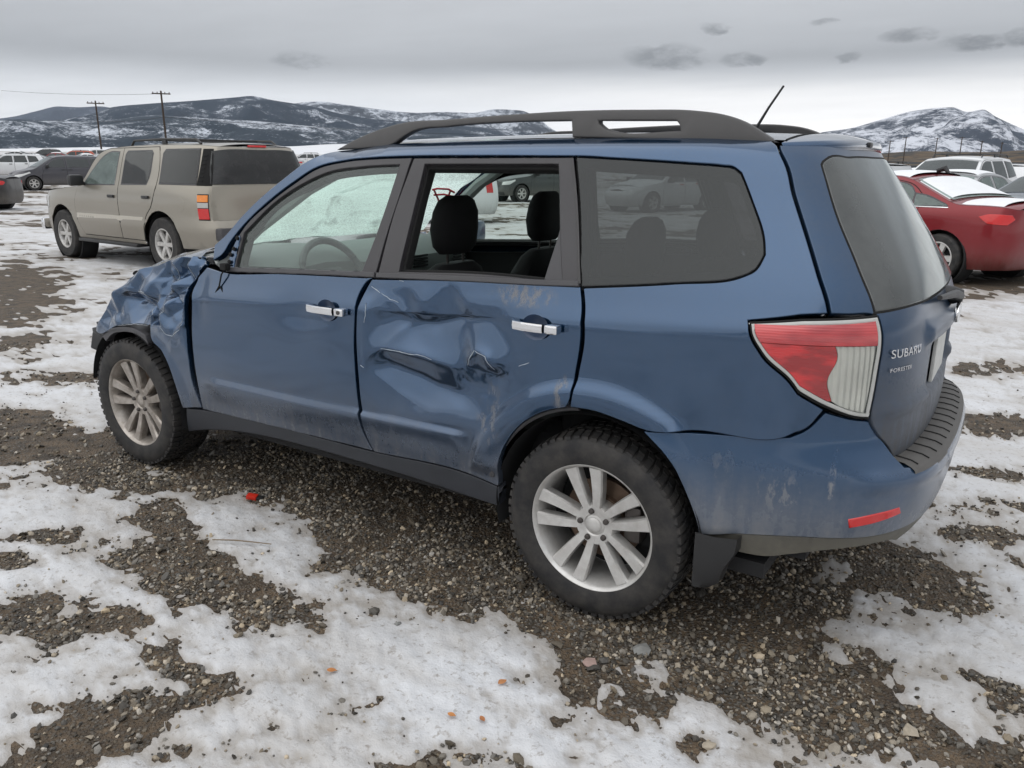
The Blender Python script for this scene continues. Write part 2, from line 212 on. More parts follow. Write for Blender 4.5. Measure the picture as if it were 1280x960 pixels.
# ---------------------------------------------------------------- material helpers
class NT:
    def __init__(s, name):
        s.m = bpy.data.materials.new(name); s.m.use_nodes = True; s.t = s.m.node_tree; s.t.nodes.clear()
        s.out = s.n('ShaderNodeOutputMaterial'); s.tc = s.n('ShaderNodeTexCoord')
    def n(s, t, **k):
        n = s.t.nodes.new(t)
        for a, b in k.items(): setattr(n, a, b)
        return n
    def l(s, a, b): s.t.links.new(a, b)
    def put(s, sock, v):
        if isinstance(v, bpy.types.NodeSocket): s.l(v, sock)
        elif isinstance(v, (tuple, list)) and len(v) == 3 and sock.type == 'RGBA': sock.default_value = (*v, 1)
        else: sock.default_value = v
    def math(s, op, a, b=None, c=None, clamp=False):
        n = s.n('ShaderNodeMath', operation=op, use_clamp=clamp)
        for i, v in enumerate((a, b, c)):
            if v is not None: s.put(n.inputs[i], v)
        return n.outputs[0]
    def noise(s, scale, detail=4, rough=.55, vec=None, out='Fac', dist=0, stretch=None):
        n = s.n('ShaderNodeTexNoise'); n.inputs['Scale'].default_value = scale; n.inputs['Detail'].default_value = detail
        n.inputs['Roughness'].default_value = rough; n.inputs['Distortion'].default_value = dist
        v = vec or s.tc.outputs['Object']
        if stretch:
            mp = s.n('ShaderNodeMapping'); mp.inputs['Scale'].default_value = stretch; s.l(v, mp.inputs[0]); v = mp.outputs[0]
        s.l(v, n.inputs['Vector']); return n.outputs[out]
    def voro(s, scale, feature='F1', out='Distance', vec=None, rnd=1):
        n = s.n('ShaderNodeTexVoronoi', feature=feature); n.inputs['Scale'].default_value = scale; n.inputs['Randomness'].default_value = rnd
        s.l(vec or s.tc.outputs['Object'], n.inputs['Vector']); return n.outputs[out]
    def ramp(s, f, stops, interp='LINEAR'):
        r = s.n('ShaderNodeValToRGB'); e = r.color_ramp.elements; r.color_ramp.interpolation = interp
        while len(e) < len(stops): e.new(.5)
        for el, (p_, c_) in zip(e, stops): el.position = p_; el.color = (c_, c_, c_, 1) if isinstance(c_, (int, float)) else (*c_, 1)
        s.put(r.inputs[0], f); return r.outputs[0]
    def mix(s, f, a, b):
        n = s.n('ShaderNodeMix', data_type='RGBA'); s.put(n.inputs[0], f); s.put(n.inputs[6], a); s.put(n.inputs[7], b); return n.outputs[2]
    def bump(s, h, strength=.3, dist=.01, normal=None):
        n = s.n('ShaderNodeBump'); n.inputs['Strength'].default_value = strength; n.inputs['Distance'].default_value = dist
        s.put(n.inputs['Height'], h)
        if normal: s.l(normal, n.inputs['Normal'])
        return n.outputs[0]
    def bsdf(s, **k):
        b = s.n('ShaderNodeBsdfPrincipled')
        for a, v in k.items(): s.put(b.inputs[a.replace('_', ' ')], v)
        return b
    def done(s, shader): s.l(shader, s.out.inputs[0]); return s.m
    def z(s):
        q = s.n('ShaderNodeSeparateXYZ'); s.l(s.tc.outputs['Object'], q.inputs[0]); return q.outputs[2]
    def xyz(s):
        q = s.n('ShaderNodeSeparateXYZ'); s.l(s.tc.outputs['Object'], q.inputs[0]); return q.outputs

M = {}
def simple(name, col, rough=.5, metal=0, var=.12, scale=30, bump=0, bscale=200, spec=.5, coat=0):
    t = NT(name); f = t.noise(scale, 4)
    c = t.mix(f, tuple(x*(1-var) for x in col), tuple(min(1, x*(1+var)) for x in col))
    b = t.bsdf(Base_Color=c, Roughness=t.math('ADD', rough-.06, t.math('MULTIPLY', f, .12)), Metallic=metal, Specular_IOR_Level=spec, Coat_Weight=coat)
    if bump: t.l(t.bump(t.noise(bscale, 3), bump, .002), b.inputs['Normal'])
    M[name] = t.done(b.outputs[0]); return M[name]

def paint(name, col, dust=(.20, .18, .155), low=.25, high=.75, amount=.55, metal=.35, film=.10, streak=True, rough=.36, scuffs=(), coat=.6):
    """metallic car paint with clear coat, road film that thickens towards the sills and dried run marks"""
    t = NT(name); P = t.xyz()
    flake = t.noise(900, 1, .5); big = t.noise(3.0, 5, .6)
    run = t.noise(9, 4, .6, stretch=(3.2, 3.2, .35)); fine = t.noise(60, 4, .65)
    base = t.mix(flake, tuple(x*.88 for x in col), tuple(min(1, x*1.12) for x in col))
    h = t.n('ShaderNodeMapRange'); h.interpolation_type = 'SMOOTHSTEP'; t.l(P[2], h.inputs[0])
    h.inputs[1].default_value = low; h.inputs[2].default_value = high; h.inputs[3].default_value = 1; h.inputs[4].default_value = 0
    grime = t.math('MULTIPLY', h.outputs[0], t.math('ADD', .25, t.math('MULTIPLY', run if streak else big, 1.1)))
    grime = t.math('MULTIPLY', t.math('ADD', t.math('MULTIPLY', grime, amount), t.math('MULTIPLY', big, film)), t.math('ADD', .6, t.math('MULTIPLY', fine, .8)), clamp=True)
    for (sx, sz, rx, rz, am) in scuffs:
        ex = t.math('DIVIDE', t.math('SUBTRACT', P[0], sx), rx); ez = t.math('DIVIDE', t.math('SUBTRACT', P[2], sz), rz)
        near = t.math('SUBTRACT', 1, t.math('ADD', t.math('MULTIPLY', ex, ex), t.math('MULTIPLY', ez, ez)), clamp=True)
        rag = t.ramp(t.noise(34, 5, .72, stretch=(1, 1, .45)), [(.46, 0.0), (.60, 1.0)])
        grime = t.math('MAXIMUM', grime, t.math('MULTIPLY', t.math('MULTIPLY', near, am*1.5, clamp=True), rag))
    c = t.mix(grime, base, dust)
    b = t.bsdf(Base_Color=c, Metallic=t.math('MULTIPLY', metal, t.math('SUBTRACT', 1, grime)), Roughness=t.math('ADD', rough, t.math('MULTIPLY', grime, .4)),
               Coat_IOR=1.62 if coat > .9 else 1.5, Coat_Weight=t.math('SUBTRACT', coat, grime, clamp=True), Coat_Roughness=t.math('ADD', .05, t.math('MULTIPLY', grime, .5)))
    t.l(t.bump(t.noise(260, 2), .03, .001), b.inputs['Coat Normal'])
    M[name] = t.done(b.outputs[0]); return M[name]

def glass(name, tint=(.6, .66, .63), rough=.02, ior=1.45, film=.05, filmcol=(.35, .37, .35)):
    """thin pane: tinted see-through, mirror by angle, a film of dirt"""
    t = NT(name)
    tr = t.n('ShaderNodeBsdfTransparent'); tr.inputs[0].default_value = (*tint, 1)
    gl = t.n('ShaderNodeBsdfGlossy'); gl.inputs['Roughness'].default_value = rough; gl.inputs[0].default_value = (.9, .95, .95, 1)
    df = t.n('ShaderNodeBsdfDiffuse'); df.inputs[0].default_value = (*filmcol, 1)
    lw = t.n('ShaderNodeLayerWeight'); lw.inputs[0].default_value = .5; f0 = ((ior-1)/(ior+1))**2
    fres = t.math('ADD', f0*1.6, t.math('MULTIPLY', 1-f0*1.6, t.math('POWER', lw.outputs['Facing'], 4.2)))
    m1 = t.n('ShaderNodeMixShader'); t.l(fres, m1.inputs[0]); t.l(tr.outputs[0], m1.inputs[1]); t.l(gl.outputs[0], m1.inputs[2])
    m2 = t.n('ShaderNodeMixShader'); t.l(t.math('MULTIPLY', film*2, t.noise(7, 5, .6)), m2.inputs[0]); t.l(m1.outputs[0], m2.inputs[1]); t.l(df.outputs[0], m2.inputs[2])
    M[name] = t.done(m2.outputs[0]); return M[name]

def snowy(name, col_of):  pass

simple('black_plastic', (.018, .018, .019), .45, bump=.15, bscale=500)
simple('dark_trim', (.045, .044, .048), .42, var=.25, scale=14)
simple('sash', (.034, .032, .035), .36, var=.2, scale=9, bump=.05)
simple('gap_black', (.004, .004, .004), .9)
simple('rubber', (.012, .012, .012), .75, bump=.2, bscale=150)
simple('liner', (.012, .012, .013), .85)
simple('chrome', (.75, .75, .76), .12, 1, var=.04)
simple('rail_grey', (.058, .056, .056), .55, var=.15, bump=.1, bscale=600)
simple('interior_black', (.010, .010, .011), .85, bump=.2, bscale=300)
simple('interior_grey', (.10, .105, .105), .7, var=.08)
simple('headliner', (.32, .34, .33), .85, var=.06)
simple('dash_grey', (.16, .175, .17), .6, var=.1)
simple('steel_dark', (.10, .09, .085), .5, .8, var=.3, scale=20)
simple('bare_metal', (.55, .56, .58), .35, .8, var=.2)
simple('wood_pole', (.045, .032, .024), .85, var=.3)
simple('wire', (.02, .02, .02), .7)
simple('white_light', (.75, .76, .74), .2)
simple('amber', (.75, .22, .02), .25, coat=.6)
simple('lamp_red', (.55, .012, .012), .22, coat=.8)
simple('plate_white', (.55, .55, .52), .5, var=.3, scale=40)
# ---------------------------------------------------------------- mesh helpers
def link(name, me, mat=None, parent=None, loc=None, rot=None):
    o = bpy.data.objects.new(name, me); COL.objects.link(o)
    if mat is not None and me is not None and not me.materials: me.materials.append(M[mat] if isinstance(mat, str) else mat)
    if parent is not None: o.parent = parent
    if loc is not None: o.location = loc
    if rot is not None: o.rotation_euler = rot
    return o
def tag(o, label=None, cat=None, group=None, kind=None):
    for k, v in (('label', label), ('category', cat), ('group', group), ('kind', kind)):
        if v: o[k] = v
    return o
def empty(name, loc=(0, 0, 0), rz=0, **k):
    o = bpy.data.objects.new(name, None); COL.objects.link(o); o.location = loc; o.rotation_euler = (0, 0, rz); o.empty_display_size = .2
    return tag(o, **k)
def raw(name, v, f, smooth=True):
    me = bpy.data.meshes.new(name); me.from_pydata([tuple(map(float, q)) for q in v], [], [tuple(map(int, q)) for q in f])
    if smooth: me.polygons.foreach_set('use_smooth', [True]*len(me.polygons))
    me.update(); return me
def npmesh(name, v, tris, smooth=True):
    """fast triangle mesh from arrays"""
    v = np.asarray(v, np.float32); tris = np.asarray(tris, np.int32)
    me = bpy.data.meshes.new(name); me.vertices.add(len(v)); me.vertices.foreach_set('co', v.ravel())
    me.loops.add(tris.size); me.loops.foreach_set('vertex_index', tris.ravel())
    me.polygons.add(len(tris)); me.polygons.foreach_set('loop_start', np.arange(0, tris.size, tris.shape[1], dtype=np.int32))
    me.polygons.foreach_set('loop_total', np.full(len(tris), tris.shape[1], np.int32))
    me.polygons.foreach_set('use_smooth', np.full(len(tris), smooth))
    me.update(calc_edges=True); return me
class MB:
    """collects shapes into one mesh"""
    def __init__(s): s.v, s.f = [], []
    def add(s, v, f):
        o = len(s.v); s.v += [tuple(q) for q in v]; s.f += [tuple(i+o for i in q) for q in f]; return s
    def box(s, c, d, rot=None, bev=0):
        bm = bmesh.new(); bmesh.ops.create_cube(bm, size=1)
        for q in bm.verts: q.co = Vector((q.co.x*d[0], q.co.y*d[1], q.co.z*d[2]))
        if bev: bmesh.ops.bevel(bm, geom=bm.edges[:], offset=bev, segments=2, affect='EDGES', profile=.6)
        R_ = Euler(rot).to_matrix() if rot else Matrix.Identity(3)
        bm.verts.ensure_lookup_table(); bm.verts.index_update()
        s.add([R_ @ q.co + Vector(c) for q in bm.verts], [[q.index for q in f.verts] for f in bm.faces]); bm.free(); return s
    def tube(s, pts, r, n=8, cap=True):
        P_ = [Vector(q) for q in pts]; rs = r if isinstance(r, (list, tuple)) else [r]*len(P_); V, F = [], []
        ref = Vector((0, 0, 1))
        for i, q in enumerate(P_):
            d = (P_[min(i+1, len(P_)-1)] - P_[max(i-1, 0)]).normalized()
            a = d.cross(ref if abs(d.z) < .95 else Vector((1, 0, 0))).normalized(); b = d.cross(a)
            for k in range(n):
                t = 2*math.pi*k/n; V.append(q + a*(rs[i]*math.cos(t)) + b*(rs[i]*math.sin(t)))
        for i in range(len(P_)-1):
            for k in range(n): F.append((i*n+k, i*n+(k+1) % n, (i+1)*n+(k+1) % n, (i+1)*n+k))
        if cap: F.append(tuple(range(n))[::-1]); F.append(tuple((len(P_)-1)*n+k for k in range(n)))
        return s.add(V, F)
    def lathe(s, prof, c=(0, 0, 0), axis='y', n=48, closed=False):
        """prof: (radius, offset along axis)"""
        V, F = [], []; m = len(prof)
        for k in range(n):
            t = 2*math.pi*k/n; ct, st = math.cos(t), math.sin(t)
            for r_, h in prof:
                V.append((c[0]+r_*ct, c[1]+h, c[2]+r_*st) if axis == 'y' else (c[0]+r_*ct, c[1]+r_*st, c[2]+h) if axis == 'z' else (c[0]+h, c[1]+r_*ct, c[2]+r_*st))
        for k in range(n):
            for j in range(m if closed else m-1):
                j2 = (j+1) % m; a, b = k*m+j, k*m+j2; c_, d_ = ((k+1) % n)*m+j2, ((k+1) % n)*m+j; F.append((a, b, c_, d_))
        return s.add(V, F)
    def prism(s, poly, y0, y1, axis='y'):
        """polygon in (x,z) pulled along y"""
        n = len(poly)
        V = [(x, y0, z) for x, z in poly] + [(x, y1, z) for x, z in poly]
        if axis == 'z': V = [(x, z, y0) for x, z in poly] + [(x, z, y1) for x, z in poly]
        if axis == 'x': V = [(y0, x, z) for x, z in poly] + [(y1, x, z) for x, z in poly]
        return s.add(V, [tuple(range(n)), tuple(range(2*n-1, n-1, -1))] + [(i, n+i, n+(i+1) % n, (i+1) % n) for i in range(n)])
    def grid(s, P_):
        """P_: rows x cols of points"""
        r, c = len(P_), len(P_[0])
        return s.add([q for row in P_ for q in row], [(i*c+j, i*c+j+1, (i+1)*c+j+1, (i+1)*c+j) for i in range(r-1) for j in range(c-1)])
    def mesh(s, name, smooth=True, bevel=0, auto=None, sub=0):
        me = raw(name, s.v, s.f, smooth)
        bm = bmesh.new(); bm.from_mesh(me)
        bmesh.ops.recalc_face_normals(bm, faces=bm.faces)
        if bevel: bmesh.ops.bevel(bm, geom=[e for e in bm.edges if len(e.link_faces) == 2 and e.calc_face_angle(0) > .5], offset=bevel, segments=2, affect='EDGES', profile=.6)
        if sub: bmesh.ops.subdivide_edges(bm, edges=bm.edges[:], cuts=sub, use_grid_fill=True, smooth=1)
        if smooth and auto is not None:
            for e in bm.edges:
                if len(e.link_faces) == 2 and e.calc_face_angle(0) > auto: e.smooth = False
            for f in bm.faces: f.smooth = True
        bm.to_mesh(me); bm.free(); me.update(); return me
    def obj(s, name, mat, parent=None, smooth=True, bevel=0, auto=.6, sub=0, **k):
        return link(name, s.mesh(name, smooth, bevel, auto, sub), mat, parent, **k)

def pip(pts, poly):
    x, y = pts[:, 0], pts[:, 1]; ins = np.zeros(len(pts), bool); n = len(poly)
    for i in range(n):
        x1, y1 = poly[i]; x2, y2 = poly[(i+1) % n]
        if y1 == y2: continue
        c = (y1 > y) != (y2 > y)
        ins ^= c & (x < (x2-x1)*(y-y1)/(y2-y1)+x1)
    return ins
def resample(poly, sp, corner=.6):
    """smooth closed outline through the points, corners kept"""
    P_ = np.array(poly, float); n = len(P_); out = []
    d = np.roll(P_, -1, 0) - P_; L = np.linalg.norm(d, axis=1); t = d / np.maximum(L, 1e-9)[:, None]
    ang = np.arccos(np.clip((t*np.roll(t, 1, 0)).sum(1), -1, 1)); sharp = ang > corner
    tan = (np.roll(t, 1, 0) * np.roll(L, 0)[:, None] + t * np.roll(L, 1)[:, None]); tan /= np.maximum(np.linalg.norm(tan, axis=1), 1e-9)[:, None]
    for i in range(n):
        j = (i+1) % n; k = max(1, int(math.ceil(L[i]/sp)))
        t0 = t[i] if sharp[i] else tan[i]; t1 = t[i] if sharp[j] else tan[j]
        for q in range(k):
            s_ = q/k; h00 = (1+2*s_)*(1-s_)**2; h10 = s_*(1-s_)**2; h01 = s_*s_*(3-2*s_); h11 = s_*s_*(s_-1)
            out.append(h00*P_[i] + h10*L[i]*t0 + h01*P_[j] + h11*L[i]*t1)
    return np.array(out)
def area(P_): return .5*float((P_[:, 0]*np.roll(P_[:, 1], -1) - np.roll(P_[:, 0], -1)*P_[:, 1]).sum())
def inset(P_, d):
    if area(P_) < 0: d = -d
    a = P_ - np.roll(P_, 1, 0); b = np.roll(P_, -1, 0) - P_
    na = np.stack([-a[:, 1], a[:, 0]], 1); nb = np.stack([-b[:, 1], b[:, 0]], 1)
    na /= np.maximum(np.linalg.norm(na, axis=1), 1e-9)[:, None]; nb /= np.maximum(np.linalg.norm(nb, axis=1), 1e-9)[:, None]
    m = na + nb; k = (m*m).sum(1); return P_ + m * (2*d/np.maximum(k, 1.0))[:, None]
SIDE_LEN = 2.2
def to_metric(uz, L=None):
    L = L or SIDE_LEN
    uz = np.array(uz, float); u = uz[:, 0]
    m = np.select([u < -1, u <= 1, u <= 3, u <= 5], [-L + .85*(u+1), L*u, L + .85*(u-1), L + 1.7 + L*(u-3)], 3*L + 1.7 + .85*(u-5))
    return np.stack([m, uz[:, 1]], 1)
def from_metric(mz, L=None):
    L = L or SIDE_LEN
    m = mz[:, 0]
    u = np.select([m < -L, m <= L, m <= L+1.7, m <= 3*L+1.7], [-1 + (m+L)/.85, m/L, 1 + (m-L)/.85, 3 + (m-L-1.7)/L], 5 + (m-3*L-1.7)/.85)
    return u, mz[:, 1]
def panel_mesh(name, poly, B, holes=(), sp=.025, off=0., edge=.004, drop=.003, depth=.02, disp=None, mirror=False, corner=.6, wall=True, raw_outline=False):
    """sheet cut to an outline on the body surface, with a rolled edge and a turned-in flange"""
    loops = []
    for q in [poly, *holes]:
        q = to_metric(q); loops.append(np.array(q) if raw_outline else resample(q, sp, corner))
    pts, edges, role = [], [], []
    for li, q in enumerate(loops):
        ins = inset(q, edge if li == 0 else -edge)
        for arr, r_ in ((q, 1), (ins, 0)):
            o = len(pts); n = len(arr); pts += list(arr); role += [(r_, li, k) for k in range(n)]
            edges += [(o+k, o+(k+1) % n) for k in range(n)]
    lo, hi = loops[0].min(0), loops[0].max(0)
    gx, gz = np.meshgrid(np.arange(lo[0]+sp/2, hi[0], sp), np.arange(lo[1]+sp/2, hi[1], sp))
    gx[1::2] += sp/2
    g = np.stack([gx.ravel(), gz.ravel()], 1)
    keep = pip(g, loops[0])
    for h in loops[1:]: keep &= ~pip(g, h)
    allb = np.concatenate(loops)
    for i in range(0, len(allb), 400):
        d2 = ((g[:, None] - allb[None, i:i+400])**2).sum(2).min(1); keep &= d2 > (.55*sp + edge)**2
    g = g[keep]; nb = len(pts); pts += list(g)
    V, E_, F, ov, oe, of = delaunay_2d_cdt([Vector(q) for q in pts], edges, [], 0, 1e-7, True)
    V = np.array([tuple(q) for q in V]); F = np.array([f for f in F if len(f) == 3])
    cen = V[F].mean(1); ok = pip(cen, loops[0])
    for h in loops[1:]: ok &= ~pip(cen, h)
    F = F[ok]
    isb = np.zeros(len(V)); where = {}
    for i, src in enumerate(ov):
        for s_ in src:
            if s_ < nb and role[s_][0] == 1: isb[i] = 1; where[role[s_][1:]] = i
    u, z = from_metric(V)
    if mirror: u = 4 - u
    P_ = B.at(u, z); N_ = B.normal(u, z)
    o_ = off(P_) if callable(off) else off
    dd = (disp(P_) if disp is not None else 0.)
    P1 = P_ + N_ * (np.asarray(o_) - dd - isb*drop)[..., None]
    verts = list(P1)
    fn_ = np.cross(P1[F[:, 1]]-P1[F[:, 0]], P1[F[:, 2]]-P1[F[:, 0]]); bad = (fn_*N_[F].mean(1)).sum(1) < 0
    if bad.mean() > .5: F = F[:, ::-1]
    faces = [tuple(int(k) for k in f) for f in F]; dire = {(f[a_], f[(a_+1) % 3]) for f in faces for a_ in range(3)}
    if wall:
        P2 = P_ + N_ * (np.asarray(o_) - dd - depth)[..., None]
        for li, q in enumerate(loops):
            idx = [where.get((li, k)) for k in range(len(q))]; idx = [i for i in idx if i is not None]
            m = {}
            for i in idx: m[i] = len(verts); verts.append(P2[i])
            for a, b in zip(idx, idx[1:]+idx[:1]):
                if a != b: faces.append((b, a, m[a], m[b]) if (a, b) in dire else (a, b, m[b], m[a]))
    verts = np.array(verts); nt_ = len(F); rim = np.zeros(len(verts), bool); rim[:len(isb)] = isb > 0
    used = np.unique(np.concatenate([np.array(f) for f in faces])); mp = np.full(len(verts), -1); mp[used] = np.arange(len(used))
    top = np.array(faces[:nt_]); fnn = np.cross(verts[top[:, 1]]-verts[top[:, 0]], verts[top[:, 2]]-verts[top[:, 0]])
    nrm = np.zeros((len(verts), 3)); alln = np.zeros((len(verts), 3)); inner = ~rim[top].any(1)
    for k in range(3):
        np.add.at(nrm, top[inner, k], fnn[inner]); np.add.at(alln, top[:, k], fnn)
    if wall:
        wf = np.array(faces[nt_:]); wn_ = np.cross(verts[wf[:, 1]]-verts[wf[:, 0]], verts[wf[:, 2]]-verts[wf[:, 0]])
        for k in range(4): np.add.at(alln, wf[:, k], wn_)
    flat_ = np.linalg.norm(nrm, axis=1) < 1e-14; nrm[flat_] = alln[flat_]
    me = bpy.data.meshes.new(name); me.from_pydata([tuple(q) for q in verts[used].tolist()], [], [tuple(int(mp[i]) for i in f) for f in faces])
    me.polygons.foreach_set('use_smooth', [True]*len(me.polygons)); me.update()
    nn = nrm[used]; nn /= np.maximum(np.linalg.norm(nn, axis=1), 1e-20)[:, None]
    me.normals_split_custom_set_from_vertices([tuple(q) for q in nn.tolist()])
    return me
def flip_out(me, B): pass
def panel(name, poly, mat, parent, B=None, **k):
    B = B or body
    me = panel_mesh(name, poly, B, **k); flip_out(me, B); return link(name, me, mat, parent)
def polyline_mask(pts, segs, w):
    """distance to segments"""
    d = np.full(len(pts), 1e9)
    for a, b in segs:
        a, b = np.array(a), np.array(b); t = np.clip(((pts-a)@(b-a))/((b-a)@(b-a)), 0, 1); d = np.minimum(d, np.linalg.norm(pts-a-t[:, None]*(b-a), axis=1))
    return d
class Facets:
    """crumpled sheet: straight facets between scattered (x, z, depth) points, folds slightly softened"""
    def __init__(s, pts, soft=.007):
        s.p = np.array(pts, float); V, E_, F, *_ = delaunay_2d_cdt([Vector(q[:2]) for q in pts], [], [], 0, 1e-6, False)
        V = np.array([tuple(q) for q in V]); val = np.array([s.p[np.argmin(((s.p[:, :2]-q)**2).sum(1)), 2] for q in V])
        s.T = [(V[list(f)], val[list(f)]) for f in F if len(f) == 3]; s.soft = soft
    def raw(s, q):
        out = np.zeros(len(q))
        for T_, val in s.T:
            a, b, c = T_; d = (b[0]-a[0])*(c[1]-a[1]) - (c[0]-a[0])*(b[1]-a[1])
            if abs(d) < 1e-12: continue
            l1 = ((q[:, 0]-a[0])*(c[1]-a[1]) - (c[0]-a[0])*(q[:, 1]-a[1]))/d; l2 = ((b[0]-a[0])*(q[:, 1]-a[1]) - (q[:, 0]-a[0])*(b[1]-a[1]))/d
            m = (l1 >= -1e-9) & (l2 >= -1e-9) & (l1+l2 <= 1+1e-9)
            out[m] = (val[0]*(1-l1-l2) + val[1]*l1 + val[2]*l2)[m]
        return out
    def __call__(s, q):
        r = s.soft; o = 2*s.raw(q); n = 2
        for rad, m in ((.55, 5), (1.0, 7)) if r > .012 else ((1.0, 6),):
            for k in range(m):
                t = k*2*math.pi/m + rad; o = o + s.raw(q + r*rad*np.array([math.cos(t), math.sin(t)])); n += 1
        return o/n
class Creases:
    """sharp folds along lines: list of (height, reach) headers, points, (0, 0) terminators"""
    def __init__(s, data):
        s.L = []; cur = None
        for q in data:
            if cur is None: cur = [q, []]
            elif q[0] == 0 and q[1] == 0: s.L.append(cur); cur = None
            else: cur[1].append(q)
    def __call__(s, P_):
        d = np.zeros(len(P_))
        for (amp, w), pts in s.L:
            best = np.full(len(P_), 1e9); tt = np.zeros(len(P_)); n = len(pts)-1
            for k in range(n):
                a, b = np.array(pts[k]), np.array(pts[k+1]); t = np.clip(((P_-a)@(b-a))/((b-a)@(b-a)), 0, 1); e = np.linalg.norm(P_-a-t[:, None]*(b-a), axis=1)
                m = e < best; best[m] = e[m]; tt[m] = ((k+t)/n)[m]
            d -= amp*np.exp(-np.sqrt(best**2+.002**2)/w)*np.sin(np.pi*np.clip(.12+.76*tt, 0, 1))
        return d
# ================================================================= the crashed blue wagon
BLUE = (.011, .052, .122)
paint('blue_paint', BLUE, amount=.62, metal=.85, rough=.16, coat=.95, film=.07)
paint('blue_paint_door', BLUE, amount=.62, metal=.85, rough=.16, coat=.95, film=.07, scuffs=[(3.26, 1.10, .16, .05, .42), (3.14, .66, .07, .16, .36), (3.10, .50, .06, .10, .3), (3.44, .80, .03, .08, .42)])
paint('blue_paint_wing', BLUE, amount=.5, metal=.85, rough=.16, coat=.95, film=.07)
paint('blue_paint_clean', BLUE, amount=.3, metal=.85, rough=.16, coat=.95, film=.08)
paint('dirty_valance', (.045, .044, .042), amount=.75, metal=0, film=.5, low=.3, high=.55, dust=(.17, .16, .13))
glass('glass_clear', (.74, .84, .79), film=.035, ior=1.5, filmcol=(.45, .52, .48))
glass('glass_tint', (.13, .132, .14), film=.06, filmcol=(.14, .13, .135), ior=1.42)
glass('glass_rear', (.03, .032, .034), film=.20, filmcol=(.22, .22, .21), rough=.06, ior=1.6)
glass('lamp_clear', (.93, .93, .90), film=.03, ior=1.4)
glass('lamp_lens_red', (.80, .05, .05), film=.04, filmcol=(.5, .2, .2), ior=1.45)
def shattered():
    t = NT('shattered_glass')
    e1 = t.voro(70, 'DISTANCE_TO_EDGE'); e2 = t.voro(23, 'DISTANCE_TO_EDGE'); big = t.noise(3.2, 5, .6, dist=.6)
    crack = t.math('MAXIMUM', t.ramp(e1, [(0, 1.0), (.10, .35), (.25, .1)]), t.ramp(e2, [(0, 1.0), (.05, 0.0)]))
    fac = t.math('MULTIPLY', t.math('ADD', .60, t.math('MULTIPLY', crack, .4)), t.ramp(big, [(.30, .30), (.46, 1.0), (.72, .8)]), clamp=True)
    tr = t.n('ShaderNodeBsdfTransparent'); tr.inputs[0].default_value = (.62, .82, .75, 1)
    d = t.n('ShaderNodeBsdfDiffuse'); d.inputs[0].default_value = (.78, .92, .87, 1)
    tl = t.n('ShaderNodeBsdfTranslucent'); tl.inputs[0].default_value = (.82, .97, .91, 1)
    a = t.n('ShaderNodeMixShader'); a.inputs[0].default_value = .7; t.l(d.outputs[0], a.inputs[1]); t.l(tl.outputs[0], a.inputs[2])
    m = t.n('ShaderNodeMixShader'); t.l(fac, m.inputs[0]); t.l(tr.outputs[0], m.inputs[1]); t.l(a.outputs[0], m.inputs[2])
    M['shattered'] = t.done(m.outputs[0])
shattered()
def tyre_mat():
    t = NT('tyre'); n = t.noise(12, 5, .65); f = t.noise(160, 3)
    b = t.bsdf(Base_Color=t.mix(t.ramp(n, [(.38, 0.0), (.75, 1.0)]), (.010, .010, .011), (.050, .045, .040)), Roughness=.72)
    t.l(t.bump(f, .25, .002), b.inputs['Normal']); M['tyre'] = t.done(b.outputs[0])
tyre_mat()
def rim_mat(name, col, dirt):
    t = NT(name); n = t.noise(18, 5, .65)
    b = t.bsdf(Base_Color=t.mix(t.math('MULTIPLY', t.ramp(n, [(.35, 0.0), (.7, 1.0)]), dirt), col, (.20, .17, .14)), Metallic=.55, Roughness=t.math('ADD', .28, t.math('MULTIPLY', n, .25)))
    M[name] = t.done(b.outputs[0])
rim_mat('alloy', (.62, .61, .59), .35); rim_mat('alloy_dirty', (.46, .42, .38), .85)
def brake():
    simple('brake_disc', (.16, .11, .08), .5, .7, var=.4, scale=25)
brake()

WAGON = empty('station_wagon', label='crashed blue station wagon with crumpled front wing and dented rear door', cat='car')
def px_u(pts, B=None): return [(float((B or body).u_at(x, z)), z) for x, z in pts]

# ---- pressed-in shape of the left side: lower feature line, arch flare and crash damage
dent_rear = Facets([(x, z, d*1.12) for x, z, d in OUT['dent_rear']], .026); crease_rear = Creases(OUT['crease_rear']); dent_wing = Facets([(x, z, d*1.25) for x, z, d in OUT['dent_fender']], .005)
_r = np.random.default_rng(12); fold_wing = Facets([(x, z, d) for x, z, d in zip(_r.uniform(.6, 1.55, 150), _r.uniform(.62, 1.15, 150), _r.normal(0, .010, 150))], .004)
FW, RW, WZ = .93, 3.545, .335
def press(P_):
    x, z = P_[:, 0], P_[:, 2]
    zl = .556 + .013*(x-1.6)
    d = -.014*sstep(.010, .000, z-zl)*sstep(-.13, -.002, z-zl)*sstep(1.50, 1.66, x)*(1-sstep(2.98, 3.06, x))
    r = np.hypot(x-RW, z-WZ); d = d - .022*(1-sstep(.480, .525, r))*(.55+.45*sstep(.36, .46, r))*sstep(.42, .5, z+.0*x)*(1-sstep(3.80, 4.02, x))
    r2 = np.hypot(x-FW, z-WZ); d = d - .012*(1-sstep(.42, .50, r2))*sstep(.3, .4, z)
    return d
def press_left(P_):
    x, z = P_[:, 0], P_[:, 2]; d = press(P_)
    d = d + .012*np.exp(-((x-2.20)/.13)**2-((z-.93)/.06)**2) - .007*np.exp(-((x-2.35)/.12)**2-((z-.86)/.07)**2) + .005*np.exp(-((x-1.95)/.3)**2-((z-.74)/.1)**2)
    d = d + .006*np.exp(-((x-1.56)/.05)**2-((z-.93)/.12)**2)
    return d
def press_rear(P_): return press(P_) + dent_rear(P_[:, [0, 2]]) + crease_rear(P_[:, [0, 2]])
